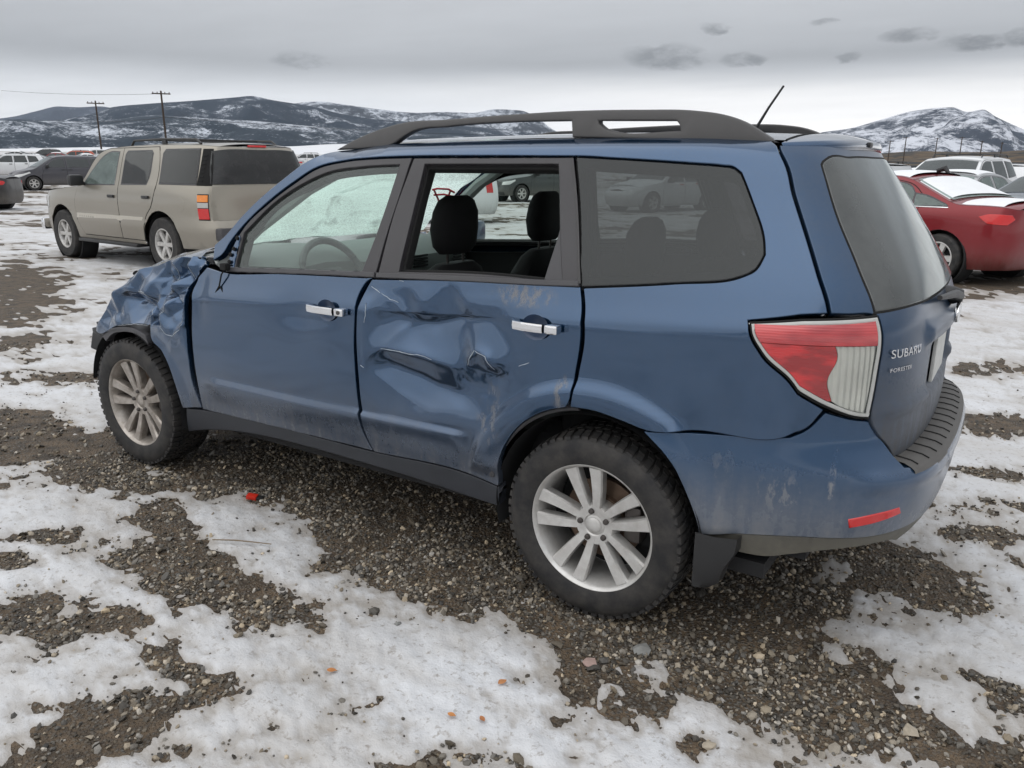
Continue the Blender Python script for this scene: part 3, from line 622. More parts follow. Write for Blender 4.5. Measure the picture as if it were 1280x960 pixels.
def press_wing(P_):
    n = fold_wing(P_[:, [0, 2]])
    w = sstep(.68, .80, P_[:, 2])
    return press(P_)*(1-w) + dent_wing(P_[:, [0, 2]]) + n*w

roof_edge = lambda xs: px_u([(x, float(Curve(ROOF)(x))) for x in xs])
side_out = OUT['body_side_top'] + roof_edge(np.linspace(2.30, 3.93, 12)) + OUT['body_side_rest']
for mir in (False, True):
    o = panel('body_side', side_out, 'blue_paint', WAGON, sp=.035 if mir else .016, depth=.03, disp=press, mirror=mir)
# ---- doors
def add_door(kind, mir):
    f = kind == 'front'
    dmg = None if mir else (press_left if f else press_rear)
    door = panel('front_door' if f else 'rear_door', OUT['front_door' if f else 'rear_door'], 'blue_paint' if f else 'blue_paint_door', WAGON, sp=(.014 if f else .009) if not mir else .04, depth=.03, disp=dmg or press, mirror=mir)
    opening = OUT['front_glass'] if f else OUT['rear_opening']
    panel('window_frame', OUT['front_frame' if f else 'rear_frame'], 'sash', door, holes=[opening], sp=.03, off=-.004, depth=.05, mirror=mir)
    big = to_metric(opening); grow = inset(resample(big, .03), -.006); u, z = from_metric(grow)
    if f: panel('window_pane', list(zip(u, z)), 'glass_clear', door, sp=.05, off=-.016, wall=False, mirror=mir, raw_outline=True)
    elif mir: panel('window_pane', list(zip(u, z)), 'glass_clear', door, sp=.05, off=-.016, wall=False, mirror=mir, raw_outline=True)
    inner = inset(resample(big, .03), .012); ui, zi = from_metric(inner)
    panel('window_seal', list(zip(u, z)), 'gap_black', door, holes=[list(zip(ui, zi))], sp=.05, off=-.022, depth=.035, mirror=mir, raw_outline=True)
    # belt strip under the window
    a, b = (OUT['front_frame'][0], OUT['front_frame'][-1]) if f else (OUT['rear_frame'][0], OUT['rear_frame'][-1])
    us = np.linspace(a[0], b[0], 14); zs = np.interp(us, [a[0], b[0]], [a[1], b[1]])
    if not f: zs = np.interp(us, [q[0] for q in (a, OUT['rear_door'][1], OUT['rear_door'][2], b)], [q[1] for q in (a, OUT['rear_door'][1], OUT['rear_door'][2], b)])
    st = [(u_, z_+.016) for u_, z_ in zip(us, zs)] + [(u_, z_-.004) for u_, z_ in zip(us[::-1], zs[::-1])]
    panel('belt_moulding', st, 'dark_trim', door, sp=.03, off=.006, depth=.03, drop=.005, mirror=mir)
    if not f: panel('quarter_trim', OUT['quarter_trim'], 'dark_trim', door, sp=.03, off=-.010, depth=.02, mirror=mir)
    # handle: cup, bar and fixed end
    x0, x1, zh = (2.277, 2.492, .970) if f else (3.247, 3.432, 1.012)
    s = 1 if mir else -1
    yb = .888*s
    cup = MB(); n = 20; cx = x0 + (x1-x0)*.47; rows = []
    for k in range(5):
        t = k/4; r = 1-t; rows.append([(cx+.052*r*math.cos(2*math.pi*j/n), yb+s*.0025-s*.014*math.sin(t*math.pi/2)+s*.002, zh-.004+.043*r*math.sin(2*math.pi*j/n)) for j in range(n+1)])
    cup.grid(rows); cup.obj('handle_cup', 'blue_dark', door)
    h = MB(); xs = [x0, x0+.012, x0+.05, (x0+x1)/2, x1-.055]; ys = [.006, .022, .030, .031, .030]
    for (xa, ya), (xb, yb2) in zip(list(zip(xs, ys))[:-1], list(zip(xs, ys))[1:]):
        v = [(xq, yb+s*(yq+o), zh+w) for xq, yq in ((xa, ya), (xb, yb2)) for o, w in ((-.008, -.013), (.004, -.014), (.007, 0), (.004, .014), (-.008, .013))]
        h.add(v, [(j, (j+1) % 5, 5+(j+1) % 5, 5+j) for j in range(5)])
    bar = h.obj('handle', 'chrome', door, auto=.9)
    e = MB().box(((x1-.024), yb+s*.018, zh), (.048, .034, .030), bev=.007).obj('handle_end', 'chrome', door)
    if f and not mir: MB().lathe([(0, -.002), (.0075, -.002), (.0085, .004)], (x1-.022, yb+s*.037, zh), n=16).obj('lock_cylinder', 'steel_dark', door)
paint('blue_dark', (.022, .05, .11), amount=.2, film=.1)
for mir in (False, True):
    add_door('front', mir); add_door('rear', mir)
    panel('quarter_window', OUT['quarter_glass'], 'glass_tint', WAGON, sp=.04, off=-.004, depth=.006, mirror=mir, drop=.001)
    g = to_metric(OUT['quarter_glass']); gi = inset(resample(g, .03), .028); ui, zi = from_metric(gi); go = inset(resample(g, .03), -.010); uo, zo = from_metric(go)
    panel('window_surround', list(zip(uo, zo)), 'gap_black', WAGON, holes=[list(zip(ui, zi))], sp=.05, off=-.012, depth=.03, mirror=mir, raw_outline=True)
    panel('side_sill', OUT['sill'], 'sill_grey' if 'sill_grey' in M else simple('sill_grey', (.028, .031, .038), .45, var=.25, scale=12, bump=.1), WAGON, sp=.03, off=-.004, depth=.05, mirror=mir)
# division strip between rear door and quarter window
for s in (-1, 1):
    pts = [body.at(u_ if s < 0 else 4-u_, z_) for u_, z_ in zip(np.linspace(OUT['rear_frame'][3][0]+.0012, OUT['rear_frame'][4][0]+.0012, 12), np.linspace(OUT['rear_frame'][3][1]-.006, OUT['rear_frame'][4][1]+.006, 12))]
    MB().tube([(q[0], q[1]+s*.001, q[2]) for q in pts], .004, 6).obj('division_strip', 'rail_grey', WAGON)
# backing behind the panel gaps, wheel housings and floor
lowpoly = px_u([(1.50, .27), (3.10, .27), (3.12, .36), (3.16, .56), (3.28, .68), (3.43, .76), (3.6, .78), (3.8, .70), (3.93, .5), (4.0, .4), (4.2, .40), (4.25, .8), (4.2, 1.08), (3.5, 1.13), (2.6, 1.09), (1.8, 1.045), (1.60, 1.04), (1.42, 1.02), (1.36, .9), (1.34, .5), (1.42, .36)])
for mir in (False, True):
    panel('inner_panel', lowpoly, 'interior_black', WAGON, sp=.06, off=-.075, depth=.01, mirror=mir)
u_ = MB(); u_.box((2.35, 0, .29), (3.5, 1.50, .05)); u_.box((3.9, 0, .42), (.62, 1.40, .16)); u_.box((2.2, -.2, .235), (2.9, .08, .06), bev=.02); u_.box((3.95, .1, .28), (.5, .9, .16), bev=.06)
u_.obj('underbody', 'liner', WAGON)
# the bay under the crumpled bonnet
eb = MB(); eb.box((1.0, 0, .62), (.95, 1.06, .52), bev=.04); eb.box((.50, 0, .60), (.10, 1.25, .50), bev=.02); eb.box((.35, 0, .50), (.08, 1.1, .12), bev=.02); eb.box((1.42, 0, .75), (.12, 1.5, .6))
eb.obj('engine_bay', 'liner', WAGON)
for (cx, a0, a1) in ((FW, -.25, math.pi-.15), (RW, -.25, math.pi+.25)):
    for s in (-1, 1):
        rr = .385 if cx == RW else .375; rows = []
        for k in range(29):
            t = a0 + (a1-a0)*k/28
            rows.append([(cx+rr*math.cos(t), s*y, WZ+.015+rr*math.sin(t)) for y in (.862, .80, .55)] + [(cx+.2*math.cos(t), s*.54, WZ+.2*math.sin(t)), (cx, s*.54, WZ)])
        MB().grid(rows).obj('wheel_housing', 'liner', WAGON)
# dark lip along the rear door's arch edge
for s in (-1, 1):
    pts = []
    for t in np.linspace(math.radians(97), math.radians(168), 16):
        pts.append((RW+.405*math.cos(t)*(1 if t < 2.6 else 1), s*.872, WZ+.02+.405*math.sin(t)))
    MB().tube(pts, .011, 6).obj('arch_lip', 'dark_trim', WAGON)
# ---- bonnet and wings
HZ = Curve([(.18, .76), (.25, .790), (.35, .822), (.60, .922), (.82, .998), (1.04, 1.062), (1.2, 1.105), (1.5, 1.150), (1.7, 1.17)])
wing_poly = px_u([(1.50, 1.118), (1.35, 1.095), (1.2, 1.06), (1.02, .995), (.93, .94), (.855, .895), (.76, .80), (.66, .705), (.655, .675)]) + OUT['fender'][9:]
wing_poly = wing_poly[:-1] + [(float(body.u_at(1.50, 1.10)), 1.105)]
panel('front_wing', wing_poly, 'blue_paint_wing', WAGON, sp=.009, depth=.025, disp=press_wing)
panel('front_wing', wing_poly, 'blue_paint', WAGON, sp=.04, depth=.025, disp=press, mirror=True)
rows = []; NX, NY = 70, 70
for i in range(NX+1):
    row = []
    for j in range(NY+1):
        t = -1 + 2*j/NY; yy = .80*t
        xf = .32 + .52*max(0, -t)**2 + .10*t*t; xr = 1.20 + .30*abs(t)**2.2
        x = xf + (xr-xf)*i/NX
        z = float(HZ(x)) + .012 - .055*abs(t)**5
        dmg = sstep(-.15, -.75, yy) * (1-sstep(.95, 1.25, x))*.8 + .2*sstep(.1, -.6, yy)
        z += float(dmg)*(.030*noise.noise(Vector((x*7, yy*7, .3))) + .018*abs(noise.noise(Vector((x*15, yy*15, 2.3)))) - .012)
        row.append((x, yy, z))
    rows.append(row)
bonnet = MB().grid(rows).obj('bonnet', 'blue_paint_clean', WAGON, auto=None)
# torn arch liner, lamp bracket and splash pieces where the bumper is gone
MB().grid([[(x, y-.002*k, z) for k, (x, y, z) in enumerate(r)] for r in [
    [(.70, -.87, .655), (.70, -.80, .665), (.70, -.62, .67)], [(.78, -.88, .69), (.78, -.81, .705), (.79, -.62, .71)], [(.88, -.885, .715), (.88, -.82, .73), (.88, -.62, .735)],
    [(1.0, -.887, .72), (1.0, -.82, .735), (1.0, -.62, .74)], [(1.08, -.886, .695), (1.08, -.82, .715), (1.08, -.62, .72)], [(1.14, -.884, .66), (1.14, -.82, .68), (1.14, -.62, .68)]]]).obj('torn_arch_liner', 'dark_trim', WAGON)
panel('arch_flare', px_u([(.70, .66), (.80, .705), (.92, .73), (1.05, .735), (1.13, .715), (1.145, .67), (1.09, .70), (1.02, .712), (.92, .705), (.82, .680), (.74, .632)]), 'dark_trim', WAGON, sp=.02, off=.006, depth=.03)
t_ = MB(); t_.prism([(.50, .665), (.62, .685), (.74, .69), (.70, .63), (.66, .55), (.645, .47), (.60, .46), (.57, .53), (.555, .60), (.50, .62)], -.80, -.74); t_.box((.55, -.70, .58), (.16, .2, .10), rot=(0, .3, .3), bev=.01); t_.box((.60, -.66, .70), (.2, .22, .03), rot=(0, -.2, .1))
t_.obj('bumper_bracket', 'black_plastic', WAGON, bevel=.004)
MB().grid([[(.62+.05*i+.01*math.sin(j*2.1), -.79+.10*j, .735+.028*i+.012*math.sin(i*1.7+j*2.3)) for j in range(4)] for i in range(4)]).obj('headlamp_remains', 'bare_metal', WAGON, smooth=False)
# mirror is torn off: bare triangle with bolt holes and loose wires
panel('mirror_base', OUT['sail'], 'blue_paint_clean', WAGON, sp=.02, off=.002, depth=.02)
for (dx, dz) in ((.0, .0), (-.006, .030), (.012, .055), (.02, .10)):
    q = body.at(float(np.mean([s_[0] for s_ in OUT['sail']]))+dx*.4-.004, np.mean([s_[1] for s_ in OUT['sail']])-.045+dz); MB().lathe([(0, 0), (.008, 0), (.010, .006)], (q[0], q[1]-.012, q[2]), n=10).obj('bolt_hole', 'gap_black', WAGON)
q = body.at(OUT['sail'][0][0], OUT['sail'][0][1])
w_ = MB(); w_.tube([(q[0]+.01, q[1]-.01, q[2]+.01), (q[0]-.005, q[1]-.03, q[2]-.03), (q[0]-.02, q[1]-.035, q[2]-.08), (q[0]-.055, q[1]-.04, q[2]-.125)], .0035, 6)
w_.tube([(q[0]-.02, q[1]-.035, q[2]-.075), (q[0]+.01, q[1]-.038, q[2]-.11), (q[0]+.045, q[1]-.037, q[2]-.135)], .003, 6); w_.box((q[0]+.012, q[1]-.02, q[2]+.005), (.04, .03, .03), bev=.006)
w_.obj('mirror_wiring', 'gap_black', WAGON)
# ---- roof
ROOFC = Curve(ROOF)
def roof_row(x, xe=None):
    zj = float(ROOFC(x)); e_ = body.at(float(body.u_at(x, zj)), zj); w = -float(e_[1]); x = float(e_[0]); r = []
    for j in range(41):
        t = -1 + 2*j/40
        xx = x - (.17*(1-t*t) if xe is None else 0)*max(0, 1-(x-2.28)/.5)
        r.append((xx, w*t, zj + .030*(1-abs(t)**2.4)))
    return r
MB().grid([roof_row(x) for x in np.linspace(2.28, 3.965, 48)]).obj('roof_panel', 'blue_paint_clean', WAGON, auto=None)
# ---- rails
def rail_mesh(s):
    lo = np.array(OUT['rail']); ho = np.array(OUT['rail_slot'])
    L0, L1 = resample(lo, .02, .7), resample(ho, .02, .7); pts = []; ed = []
    for q in (L0, L1):
        o = len(pts); pts += [Vector(a) for a in q]; ed += [(o+k, o+(k+1) % len(q)) for k in range(len(q))]
    V, E_, F, *_ = delaunay_2d_cdt(pts, ed, [], 0, 1e-6, False); V = np.array([tuple(a) for a in V]); F = [f for f in F if len(f) == 3]
    cen = np.array([V[list(f)].mean(0) for f in F]); ok = pip(cen, L0) & ~pip(cen, L1); F = [f for f, k in zip(F, ok) if k]
    n = len(V)
    def edge_w(x): z_ = float(ROOFC(x)); return -float(body.at(float(body.u_at(x, z_)), z_)[1])
    yo = lambda x, z: s*(edge_w(min(max(x, 2.0), 3.97)) + .012 - .25*(z-1.60))
    v = [(a[0], yo(*a), a[1]) for a in V] + [(a[0], yo(*a)-s*.040, a[1]) for a in V]
    f = [tuple(q) for q in F] + [tuple(n+i for i in q[::-1]) for q in F]
    key = {}
    for q in F:
        for a, b in zip(q, q[1:]+q[:1]): key[(a, b)] = 1
    for (a, b) in list(key):
        if (b, a) not in key: f.append((b, a, n+a, n+b))
    me = raw('roof_rail', v, f); bm = bmesh.new(); bm.from_mesh(me); bmesh.ops.recalc_face_normals(bm, faces=bm.faces)
    es = [e for e in bm.edges if len(e.link_faces) == 2 and e.calc_face_angle(0) > .9 and abs(e.verts[0].co.y-e.verts[1].co.y) < .02]
    bmesh.ops.bevel(bm, geom=es, offset=.007, segments=3, affect='EDGES', profile=.5); bm.to_mesh(me); bm.free()
    for p_ in me.polygons: p_.use_smooth = True
    return me
for s in (-1, 1): link('roof_rail', rail_mesh(s), 'rail_grey', WAGON)
MB().tube([(3.72, 0, 1.622), (3.735, 0, 1.652)], [.022, .012], 12).tube([(3.73, 0, 1.645), (3.775, 0, 1.725), (3.822, 0, 1.798)], [.006, .0045, .004], 8).obj('antenna', 'black_plastic', WAGON)
# ---- tailgate
seam = OUT['tg_seam_r']; low = OUT['tg_low']; mu = lambda L: [(4-u, z) for u, z in L[::-1]]
top_z = 1.586
tg = [(1.0765, top_z-.004)] + seam[1:5] + [(1.12, 1.122), (1.19, 1.122), (1.217, 1.115)] + low[:-1] + [(1.39, .650)]
tg = tg + mu(tg)
gl = [(1.224, 1.500), (1.232, 1.522), (1.265, 1.536), (1.48, 1.544), (2, 1.546)]
glb = [(1.2061, 1.1261), (1.1998, 1.2608), (1.197, 1.392)] + gl
gbot = [(1.2061, 1.1261), (1.26, 1.129), (1.347, 1.1325), (1.6, 1.132), (2, 1.131)]
half = glb; rw = glb[1:] + mu(glb[1:-1]) + [(4-q[0], q[1]) for q in gbot[:-1]] + gbot[::-1][:-1] + [gbot[0]]
def tg_disp(P_):
    x, y, z = P_.T; d = 0*x
    d = d + .035*sstep(.36, .30, np.abs(y))*sstep(.80, .84, z)*(1-sstep(.985, 1.0, z))      # plate recess
    d = d - .014*sstep(.80, .835, z)*(1-sstep(.845, .86, z))*(1-sstep(.60, .70, np.abs(y)))*(1-sstep(.36, .30, np.abs(y)))
    d = d - .020*sstep(1.0, 1.02, z)*(1-sstep(1.05, 1.075, z))*(1-sstep(.42, .46, np.abs(y)))       # handle bar
    return d
paint('blue_paint_tailgate', BLUE, amount=.8, metal=.8, rough=.28, film=.45, low=.55, high=1.15, dust=(.085, .080, .074), coat=.8)  # dark film: dirt, plus shade of the face turned from the light, as colour
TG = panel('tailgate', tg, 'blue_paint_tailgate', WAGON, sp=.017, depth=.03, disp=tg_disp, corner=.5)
panel('rear_window', rw, 'glass_rear', TG, sp=.03, off=.004, depth=.008, corner=.9)
g_in = to_metric(rw); go = inset(resample(g_in, .03, .9), -.008); uo, zo = from_metric(go)
panel('window_seal', list(zip(uo, zo)), 'gap_black', TG, sp=.05, off=.0015, depth=.006, raw_outline=True)
# top of the tailgate behind the roof: spoiler lip
rows = []
for i in range(9):
    t = i/8; r = []
    for j in range(41):
        q = -1 + 2*j/40; a = Vector(roof_row(3.972, 1)[j]); u = 2 + .920*q; b = Vector(body.at(u, top_z)); b.x += .006*(1-abs(q)**6); b.z = 1.588 + .014*(1-q*q)
        p_ = a.lerp(b, t); p_.z += .010*math.sin(t*math.pi)*(1-q**4); r.append(tuple(p_))
    rows.append(r)
last = [Vector(q) for q in rows[-1]]; rows.append([(q.x+.006, q.y, q.z-.014) for q in last]); rows.append([(q.x+.004, q.y, q.z-.030) for q in last]); rows.append([(q.x-.02, q.y*.985, q.z-.040) for q in last])
MB().grid(rows).obj('spoiler', 'blue_paint_clean', TG, auto=1.2)
MB().tube([tuple(Vector(q)+Vector((.001, 0, .0005))) for q in roof_row(3.968, 1)], .0032, 6).obj('roof_seam', 'gap_black', WAGON)
q0 = Vector(rows[8][20]); MB().box((q0.x-.012, -.05, q0.z-.012), (.05, .05, .018), bev=.007).obj('washer_nozzle', 'black_plastic', TG)
# wiper on its boss
wq = Vector(body.at(2.0, 1.105)); wi = MB(); wi.lathe([(.0, .05), (.02, .048), (.03, .02), (.034, -.02)], (wq.x+.0, 0, 1.10), axis='x', n=16)
wi.tube([(wq.x+.035, 0, 1.10), (wq.x+.03, -.10, 1.118), (wq.x+.005, -.34, 1.135)], [.018, .014, .008], 8); wi.obj('wiper', 'black_plastic', TG)
# emblem, lettering, plate
em = MB(); n = 36
em.add([(0, 0, 0)], []); em.v = []; em.f = []
ring = []
for k in range(n):
    t = 2*math.pi*k/n; ring.append((.062*math.cos(t), .036*math.sin(t)))
em.prism(ring, .0, .012, 'x'); em.obj('emblem', 'chrome', TG, loc=(float(body.at(2, 1.04)[0])+.018, 0, 1.045), bevel=.004)
def lettering(name, text, u0, z0, size, mat, depth=.004, body_=None, wide=1.15):
    cu = bpy.data.curves.new(name, 'FONT'); cu.body = text; cu.size = size; cu.extrude = .002; cu.space_character = 1.1
    ob = bpy.data.objects.new('tmp', cu); COL.objects.link(ob); dg = bpy.context.evaluated_depsgraph_get(); me = bpy.data.meshes.new_from_object(ob.evaluated_get(dg)); bpy.data.objects.remove(ob)
    bm = bmesh.new(); bm.from_mesh(me); bmesh.ops.triangulate(bm, faces=bm.faces)
    uu = []
    for v in bm.verts:
        y0 = float(body.at(u0, z0)[1]); y = y0 + v.co.x*wide; hw = abs(float(body.half(4.4, z0+v.co.y)))
        # place by the y coordinate on the tailgate
        lo_, hi_ = 1.0, 3.0
        for _ in range(26):
            m_ = (lo_+hi_)/2
            if float(body.at(m_, z0+v.co.y)[1]) < y: lo_ = m_
            else: hi_ = m_
        P_ = body.at(lo_, z0+v.co.y); N_ = body.normal(lo_, z0+v.co.y); v.co = Vector(P_ + N_*(depth+v.co.z))
    bm.to_mesh(me); bm.free(); me.materials.clear(); return link(name, me, mat, TG)
lettering('name_badge', 'SUBARU', 1.2517, .996, .035, 'chrome', depth=.006, wide=1.05)
lettering('model_badge', 'FORESTER', 1.2574, .954, .017, 'chrome', depth=.005)
MB().box((float(body.at(2, .9)[0])-.02, 0, .905), (.012, .31, .16), bev=.003).obj('licence_plate_recess', 'plate_white', TG)
# ---- tail lamps
def lampset(mir):
    lp = OUT['lamp']; L = panel('tail_lamp', lp, 'gap_black', WAGON, sp=.02, off=.003, depth=.03, mirror=mir)
    g = to_metric(lp); a = resample(g, .012); ring_o = inset(a, .008); ring_i = inset(a, .019)
    un = lambda q: list(zip(*from_metric(q)))
    f_off = .010
    panel('lamp_rim', un(ring_o), 'lamp_white' if 'lamp_white' in M else simple('lamp_white', (.42, .42, .40), .25, coat=.5), L, holes=[un(ring_i)], sp=.02, off=f_off, depth=.02, mirror=mir, raw_outline=True, wall=False)
    lo, hi = ring_i.min(0), ring_i.max(0)
    def cut(poly, name, mat, off, ridge=None):
        # clip the inner outline with a polygon by sampling
        q = np.array(poly)
        return panel(name, [tuple(p_) for p_ in zip(*from_metric(q))], mat, L, sp=.006, off=off, depth=.012, mirror=mir, corner=.35, disp=ridge, edge=.002, drop=.0008)
    # inner outline runs: sort into helper function of height
    xs_at = lambda z: np.sort([(-1e9)] + [ring_i[k, 0] + (z-ring_i[k, 1])/(ring_i[k-1, 1]-ring_i[k, 1]+1e-12)*(ring_i[k-1, 0]-ring_i[k, 0]) for k in range(len(ring_i)) if (ring_i[k, 1]-z)*(ring_i[k-1, 1]-z) < 0])[1:]
    z_mid = 1.036; div = lambda z: float(to_metric([(1.074 + .009*math.sin((z-.83)*45), z)])[0, 0])
    def edges(z0, z1, n=12):
        zs = np.linspace(z0, z1, n); l = []; r = []
        for z in zs:
            e = xs_at(z)
            if len(e) < 2: continue
            l.append((e[0]+.001, z)); r.append((e[-1]-.001, z))
        return l, r
    l, r = edges(z_mid+.0003, hi[1]-.004)
    top = cut(l + r[::-1], 'red_lens', 'lamp_lens_red_top', f_off+.002)
    l, r = edges(lo[1]+.006, z_mid-.0003, 16)
    lft = [q for q in l if q[0] < div(q[1])-.004]; dv = [(div(q[1])-.0003, q[1]) for q in lft]
    cut(lft + dv[::-1], 'red_lens', 'lamp_lens_red', f_off)
    rgt = [(max(q[0], div(q[1])+.0003), q[1]) for q in l]
    cut(rgt + r[::-1], 'reflector', 'lamp_lens_clear', f_off-.006); cut(rgt + r[::-1], 'clear_lens', 'lamp_clear', f_off+.001)
def lensmat(name, c1, c2, scale, rough=.12):
    t = NT(name); v = t.noise(scale, 2, .5, stretch=(1, 1, 2.5)); w = t.n('ShaderNodeTexWave', wave_type='BANDS', bands_direction='Z'); w.inputs['Scale'].default_value = 42; w.inputs['Distortion'].default_value = .6; t.l(t.tc.outputs['Object'], w.inputs['Vector']); w = w.outputs['Fac']
    b = t.bsdf(Base_Color=t.mix(t.ramp(v, [(.40, 0.0), (.60, 1.0)]), c1, c2), Roughness=.16, Coat_Weight=1.0, Coat_Roughness=.04, Specular_IOR_Level=.6)
    t.l(t.bump(t.math('ADD', t.math('MULTIPLY', w, .35), v), .22, .008), b.inputs['Normal']); M[name] = t.done(b.outputs[0])
lensmat('lamp_lens_red_top', (.34, .022, .028), (.54, .050, .052), 7); lensmat('lamp_lens_red', (.26, .003, .005), (.50, .010, .012), 12); 
def clear_mat():
    t = NT('lamp_lens_clear'); n = t.noise(9, 2, .5); P = t.xyz()
    w = t.n('ShaderNodeTexWave', wave_type='BANDS', bands_direction='Y'); w.inputs['Scale'].default_value = 30; w.inputs['Distortion'].default_value = .4; t.l(t.tc.outputs['Object'], w.inputs['Vector'])
    bowl = t.voro(9, 'SMOOTH_F1'); h = t.math('ADD', t.math('MULTIPLY', w.outputs['Fac'], .25), t.math('MULTIPLY', bowl, 1.6))
    b = t.bsdf(Base_Color=t.mix(n, (.50, .50, .48), (.72, .72, .69)), Roughness=.28, Metallic=.6); t.l(t.bump(h, .55, .03), b.inputs['Normal']); M['lamp_lens_clear'] = t.done(b.outputs[0])
clear_mat()
for mir in (False, True): lampset(mir)
# ---- rear bumper
bt, ba, bl = OUT['bumper_top'], OUT['bumper_arch'], OUT['valance']
shelf_z = .668
bpoly = bt[:-1] + [(1.290, .700), (1.306, shelf_z), (1.38, shelf_z-.006), (2, shelf_z-.006)]
bpoly = bpoly + mu(bpoly[:-1])
under = [(.8045, .411), (.9306, .437), (1.1044, .450), (1.17, .452), (1.34, .462), (2, .465)]
bpoly = bpoly + mu(ba[:0]) + [(4-u, z) for u, z in ba[::-1]] + [(4-u, z) for u, z in under] + under[::-1][1:] + ba
def bump_disp(P_):
    x, y, z = P_.T; r = np.hypot(x-RW, z-WZ)
    d = -.016*(1-sstep(.40, .50, r)) - .012*sstep(.60, .625, z)*(1-sstep(.64, .668, z))*sstep(4.30, 4.40, x)
    d = d + .010*sstep(.575, .60, z)*0
    return d
paint('blue_paint_bumper', BLUE, amount=.70, metal=.6, film=.06, rough=.24, coat=.9, low=.38, high=.72, dust=(.25, .245, .24), scuffs=[(4.14, .57, .10, .11, .42), (4.09, .49, .13, .05, .45), (4.27, .62, .012, .12, .5), (3.97, .62, .05, .10, .25)])
BU = panel('rear_bumper', bpoly, 'blue_paint_bumper', WAGON, bump, sp=.02, depth=.03, disp=bump_disp, corner=.5)
lowp = under + [(4-u, z) for u, z in under[::-1][1:]]
lw = OUT['bumper_low']; lowb = [(.807, .392), (.843, .347)] + lw + [(1.30, .415), (1.44, .375), (2, .375)]
panel('valance', [(u, z-.003) for u, z in lowp] + [(4-u, z) for u, z in lowb] + lowb[::-1][1:], 'dirty_valance', BU, bump, sp=.025, off=-.006, depth=.04, corner=.5)
for mir in (False, True): panel('reflector', OUT['reflector'], 'lamp_red', BU, bump, sp=.02, off=.004, depth=.01, mirror=mir)
# step pad: top surface of the bumper, ribbed
rows = []
for j in range(61):
    u = 1.33 + (2.67-1.33)*j/60
    o_ = Vector(bump.at(u, shelf_z-.006)) + Vector(bump.normal(u, shelf_z-.006))*.002; i_ = Vector(body.at(u, .66)); n_ = Vector(bump.normal(u, shelf_z-.05)); lo_ = Vector(bump.at(u, shelf_z-.026)) + n_*.010
    o2 = Vector(bump.at(u, shelf_z-.012)) + n_*.012
    rows.append([tuple(lo_), tuple(o2), (o_.x, o_.y, shelf_z-.003), tuple((o_*.7+i_*.3).xy)+(shelf_z+.006,), tuple((o_*.3+i_*.7).xy)+(shelf_z+.010,), (i_.x-.03, i_.y*.98, shelf_z+.010)])
simple('pad_grey', (.085, .080, .074), .6, var=.3, scale=10, bump=.2)
pad = MB().grid(rows).obj('step_pad', 'pad_grey', BU, auto=.9)
ends = [Vector(rows[0][k]) for k in range(6)]
for k in range(15):
    j = 2 + k*4; r = [Vector(q) for q in rows[j]]
    MB().tube([r[2].lerp(r[3], .05)+Vector((0, 0, .0008)), r[3]+Vector((0, 0, .0004)), r[4]+Vector((0, 0, .0004)), r[4].lerp(r[5], .45)+Vector((0, 0, .0004))], .0030, 6).obj('pad_groove', 'gap_black', BU)
# blue shelf corner between pad and corner
for s in (-1, 1):
    g_ = []
    for k in range(7):
        u = 1.27 + .10*k/6; uu = u if s < 0 else 4-u
        a = Vector(bump.at(uu, shelf_z-.004)); b = Vector(body.at(uu, .67)); g_.append([(a.x, a.y, shelf_z-.004), (a.x*.5+b.x*.5, a.y*.5+b.y*.5, shelf_z+.002), (b.x-.03, b.y*.97, shelf_z+.004)])
    MB().grid(g_).obj('bumper_corner_top', 'blue_paint_clean', BU)
# mud flaps
for s in (-1, 1):
    rows = []
    for (x0, x1, z) in ((3.905, 4.035, .42), (3.905, 4.03, .37), (3.905, 4.00, .31), (3.905, 3.985, .255), (3.905, 3.96, .235)):
        rows.append([(x0, s*.80, z), (x0+.004, s*.862, z), ((x0+x1)/2, s*.864, z), (x1, s*.842, z), (x1+.004, s*.79, z)])
    MB().grid(rows).obj('mud_flap', 'black_plastic', WAGON)
